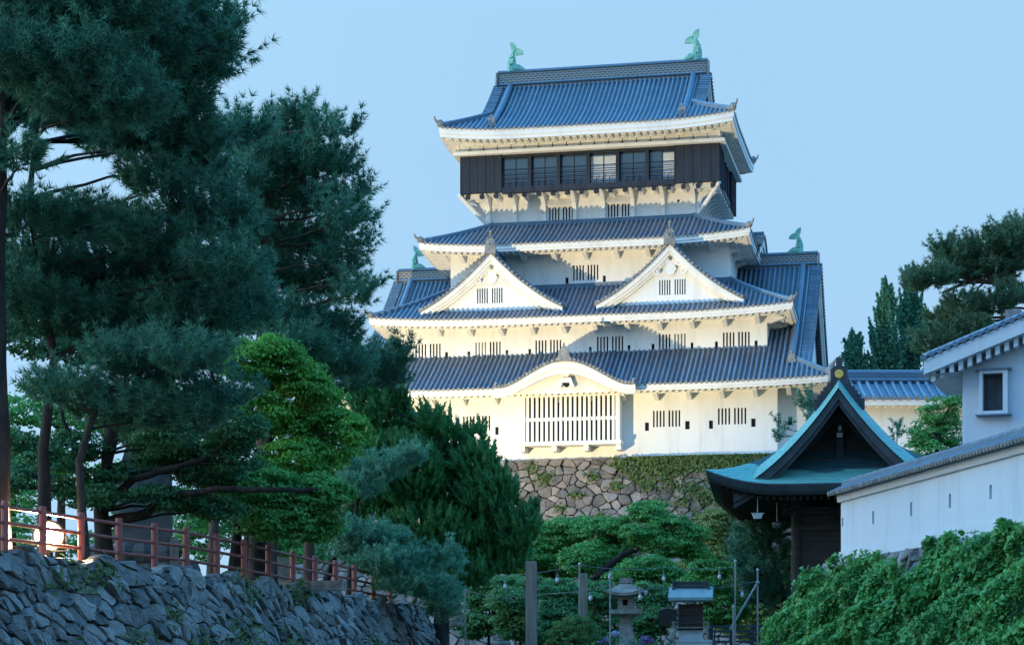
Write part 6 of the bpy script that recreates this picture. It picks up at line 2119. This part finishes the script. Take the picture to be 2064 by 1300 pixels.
stone_lantern(1262, 1314, 75, 'large stone lantern with a curved square roof in the middle of the garden', 1.06)
t2 = stone_lantern(914, 1262, 84, 'brownish stone lantern half hidden by the low pine at the wall end', 0.95)
t3 = stone_lantern(1010, 1300, 93, 'dark stone lantern in deep shade left of the tall square post', 0.95)

# small shrine on a granite pedestal
p = at(1393, 1300, 74)
p.z = 2.85
sh = thing('small_shrine', p, R(-7), 'small wooden shrine with a copper roof on a pale granite pedestal', 'shrine')
SO = p.z
mb = MB()
mb.box(-0.72, 0.72, -0.62, 0.62, 0, 0.44); mb.box(-0.74, 0.74, -0.64, 0.64, 0.44, 0.52)
mb.box(-0.42, 0.42, -0.4, 0.4, 0.521, 0.86)
mb.build('pedestal', M['pedestal'], sh)
mb = MB()
mb.box(-0.40, 0.40, -0.38, 0.38, 0.862, 1.78)
for x in (-0.4, 0.4):
    mb.box(x - 0.045, x + 0.045, -0.43, -0.381, 0.865, 1.8)
for z in (1.1, 1.42, 1.7):
    mb.box(-0.354, 0.354, -0.41, -0.3805, z - 0.02, z + 0.025)
mb.build('body', M['brown_wood'], sh)
mb = MB()
mb.box(-0.7, 0.7, -0.62, -0.45, 0.93, 0.97)
for sx in (-1, 1):
    for z in (1.0, 1.12):
        mb.box(min(sx * 0.46, sx * 0.68), max(sx * 0.46, sx * 0.68), -0.6, -0.56, z, z + 0.035)
    mb.box(sx * 0.6 - 0.03, sx * 0.6 + 0.03, -0.61, -0.55, 0.521, 1.18); mb.box(sx * 0.6 - 0.03, sx * 0.6 + 0.03, 0.2, 0.26, 0.521, 0.93)
mb.build('balustrade', M['grey_wood'], sh)
mb = MB()
rz_ = lambda y: 2.42 - 0.42 * (1.35 * abs(y) / 0.78 - 0.35 * (y / 0.78) ** 2)
ysl = [-0.78 + 1.56 * k / 16 for k in range(17)]
mb.grid([[(x, y, rz_(y)) for x in (-0.78, 0, 0.78)] for y in ysl]); mb.grid([[(x, y, rz_(y) - 0.09) for x in (-0.74, 0, 0.74)] for y in ysl])
mb.grid([[(0.78, y, rz_(y)), (0.78, y, rz_(y) - 0.1), (0.74, y, rz_(y) - 0.1)] for y in ysl]); mb.grid([[(-0.78, y, rz_(y)), (-0.78, y, rz_(y) - 0.1), (-0.74, y, rz_(y) - 0.1)] for y in ysl])
mb.quad((-0.78, -0.78, rz_(0.78)), (0.78, -0.78, rz_(0.78)), (0.78, -0.76, rz_(0.78) - 0.09), (-0.78, -0.76, rz_(0.78) - 0.09))
for k in range(9):
    y = -0.76 + 0.08 * k
    mb.box(-0.785, 0.785, y - 0.006, y + 0.006, rz_(y) - 0.02, rz_(y) + 0.008)
mb.build('roof', mat('shrine_copper', (0.17, 0.26, 0.27), (0.27, 0.37, 0.38), 3, 0.5, 0.4), sh)
mb = MB()
mb.box(-0.62, 0.62, -0.12, 0.12, 2.4, 2.56); mb.box(-0.66, 0.66, -0.15, 0.15, 2.56, 2.60); mb.box(-0.60, 0.60, -0.10, 0.10, 2.30, 2.4)
for sx in (-1, 1): mb.box(min(sx * 0.58, sx * 0.66), max(sx * 0.58, sx * 0.66), -0.2, 0.2, 2.2, 2.58)
mb.build('ridge', M['black_metal'], sh)

# wooden notice board
p = at(1346, 1300, 76); p.z = 2.9
t = thing('notice_board', p, R(-5), 'dark wooden notice board with a low gabled top left of the small shrine', 'sign')
zc_ = at(1346, 1243, 76).z - 2.9
mb = MB(); mb.prism([(-0.33, -0.3), (0.33, -0.3), (0.33, 0.24), (0, 0.30), (-0.33, 0.24)], -0.03, 0.03, lambda a, b, ww: (a, ww, zc_ + b)); mb.build('board', M['brown_wood'], t)
mb = MB(); mb.prism([(-0.37, 0.24), (0, 0.31), (0.37, 0.24), (0.37, 0.28), (0, 0.36), (-0.37, 0.28)], -0.06, 0.06, lambda a, b, ww: (a, ww, zc_ + b + 0.005)); mb.build('cap', M['grey_wood'], t)
for sx in (-0.26, 0.26):
    mb = MB(); mb.box(sx - 0.03, sx + 0.03, 0.031, 0.09, 0, zc_ + 0.2); mb.build('leg', M['brown_wood'], t)

# guardian stone animal, seated, facing right
p = at(1353, 1300, 73); p.z = 2.85
t = thing('guardian_statue', p, 0, 'small grey stone guardian animal seated left of the shrine pedestal', 'statue')
mb = MB(); mb.box(-0.24, 0.24, -0.16, 0.16, 0, 0.3); mb.build('plinth', M['lantern'], t)
me = bpy.data.meshes.new('statue_body')
vv = [(-0.10, 0, 0.40), (-0.02, 0, 0.55), (0.06, 0, 0.70), (0.10, 0, 0.82), (0.20, 0, 0.80), (0.10, 0.06, 0.48), (0.13, 0.06, 0.32), (0.10, -0.06, 0.48), (0.13, -0.06, 0.32), (-0.12, 0.09, 0.36), (0.04, 0.10, 0.32), (-0.12, -0.09, 0.36), (0.04, -0.10, 0.32), (-0.2, 0, 0.5), (-0.22, 0, 0.66), (0.06, 0.05, 0.92), (0.06, -0.05, 0.92)]
ee = [(0, 1), (1, 2), (2, 3), (3, 4), (1, 5), (5, 6), (1, 7), (7, 8), (0, 9), (9, 10), (0, 11), (11, 12), (0, 13), (13, 14), (3, 15), (3, 16)]
rr = [0.12, 0.11, 0.085, 0.08, 0.05, 0.04, 0.035, 0.04, 0.035, 0.08, 0.04, 0.08, 0.04, 0.05, 0.03, 0.025, 0.025]
me.from_pydata(vv, ee, [])
bo = bpy.data.objects.new('body', me); C.objects.link(bo); bo.parent = t
me.materials.append(M['lantern'])
bo.modifiers.new('skin', 'SKIN'); bo.modifiers.new('sub', 'SUBSURF').levels = 1
bo.modifiers['sub'].render_levels = 2
for i, r_ in enumerate(rr):
    me.skin_vertices[0].data[i].radius = (r_, r_)
me.skin_vertices[0].data[0].use_root = True

# dark slatted garden fence
a = at(1432, 1262, 78); b = at(1600, 1262, 78)
a.z = b.z = 2.85
ht = at(1500, 1258, 78).z - 2.85
t = thing('slat_fence', a, 0, 'low dark fence of horizontal slats between the small shrine and the hall', 'fence')
L = b.x - a.x
for k in range(5):
    mb = MB(); x = L * k / 4
    mb.box(x - 0.06, x + 0.06, -0.05, 0.05, 0, ht + 0.02); mb.build('post', M['dark_wood'], t)
for k in range(7):
    mb = MB(); z = ht - 0.06 - 0.19 * k
    mb.box(0, L, -0.085, -0.051, z - 0.05, z + 0.03); mb.build('slat', M['dark_wood'], t)

# hydrangeas
rs = np.random.RandomState(97)
for i, (x, y, mt, lb) in enumerate([(1212, 1291, 'petal', 'violet hydrangea head left of the stone lantern foot'), (1222, 1289, 'petal', 'small violet hydrangea head right of the leftmost one'), (1240, 1277, 'petal_blue', 'pale blue hydrangea head beside the lantern pillar'), (1300, 1286, 'petal', 'large violet hydrangea head right of the stone lantern foot'), (1310, 1291, 'petal', 'violet hydrangea head close to the guardian statue'), (1296, 1294, 'petal', 'low violet hydrangea head at the lantern base')]):
    p = at(x, y, 73.5)
    t = thing('hydrangea', (p.x, p.y, 2.9), 0, lb, 'flower', 'hydrangeas round the stone lantern')
    h = p.z - 2.9
    n = 110; d = unit(rs.normal(size=(n, 3)))
    V, Fq = leaves(np.array([0, 0, h]) + d * np.array([0.13, 0.13, 0.1]), d, 0.06, 0.06, rs)
    np_obj('flower_head', V, Fq, M[mt], t)
    mb = MB(); mb.tube([(0.02, 0, 0), (0, 0.02, h * 0.6), (0, 0, h - 0.05)], 0.012, 5); mb.build('stem', M['leaf_shrub'], t)
    q = rs.normal(size=(70, 3)) * np.array([0.2, 0.14, 0.12]) + np.array([0, 0.05, h - 0.2])
    V, Fq = leaves(q, np.tile([0, -0.4, 0.8], (70, 1)), 0.14, 0.09, rs)
    np_obj('leaves', V, Fq, M['leaf_shrub'], t)

# ------------------------------------------------------------------ floodlights
def floodlight(name, loc, target, label, lens=0.3, power=0, size=R(60), blend=0.5, color=(1, 0.75, 0.42), z0=0.0, lit=True):
    loc = Vector(loc); tg = Vector(target)
    t = thing(name, (loc.x, loc.y, z0), 0, label, 'floodlight')
    d = (tg - loc).normalized()
    qv = d.to_track_quat('-Z', 'Y')
    h = loc.z - z0
    mb = MB(); mb.tube([(0, 0, 0), (0, 0, max(0.1, h - lens * 0.9))], 0.05, 7)
    mb.tube([(-lens * 1.2, 0, h), (-lens * 1.2, 0, h - lens), (lens * 1.2, 0, h - lens), (lens * 1.2, 0, h)], 0.025, 5)
    mb.build('stand', M['black_metal'], t)
    mb = MB(); mb.lathe(0, 0, [(lens * 0.5, 0.5 * lens + 0.1), (lens, 0.02), (lens * 1.1, -0.03), (lens * 1.1, -0.06), (lens * 0.99, -0.06), (lens * 0.97, -0.02)], 14)
    o = mb.build('housing', M['black_metal'], t); o.location = (0, 0, h); o.rotation_mode = 'QUATERNION'; o.rotation_quaternion = qv
    mb = MB(); mb.lathe(0, 0, [(lens * 0.96, -0.021), (lens * 0.66, -0.028)], 18); rg = mb.build('reflector', M['flood_ring'], t); rg.location = (0, 0, h); rg.rotation_mode = 'QUATERNION'; rg.rotation_quaternion = qv
    mb = MB(); mb.lathe(0, 0, [(lens * 0.72, -0.03), (lens * 0.4, -0.036), (0.01, -0.04)], 18)
    l = mb.build('lens', M['flood'], t); l.location = (0, 0, h); l.rotation_mode = 'QUATERNION'; l.rotation_quaternion = qv
    if power:
        ld = bpy.data.lights.new('floodlight_beam', 'SPOT')
        ld.energy = power; ld.spot_size = size; ld.spot_blend = blend; ld.color = color; ld.shadow_soft_size = 0.25
        lo = bpy.data.objects.new('floodlight_beam', ld); C.objects.link(lo)
        lo.parent = t
        lo.location = Vector((0, 0, h)) + d * 0.12
        lo.rotation_mode = 'QUATERNION'; lo.rotation_quaternion = qv
    return t


fl_ = at(98, 1080, 50)
floodlight('floodlight', fl_, (1.5, 0, 2.0), 'lit warm floodlight shining between the rails of the red railing', 0.36, 3500, R(125), 0.6, (1, 0.8, 0.5), TZ)
floodlight('floodlight', (-19.5, 117.0, 6.2), (3.0, 150, 40.0), 'castle floodlight standing in the garden hidden behind the pines', 0.35, 41000, R(75), 0.7, (1, 0.80, 0.47), TZ)
floodlight('floodlight', (16.5, 109.0, 9.5), (23.0, 119, 15.5), 'small floodlight lighting the corridor wall from behind the copper roofed hall', 0.2, 1500, R(90), 0.8, (1, 0.78, 0.42), 4.0)
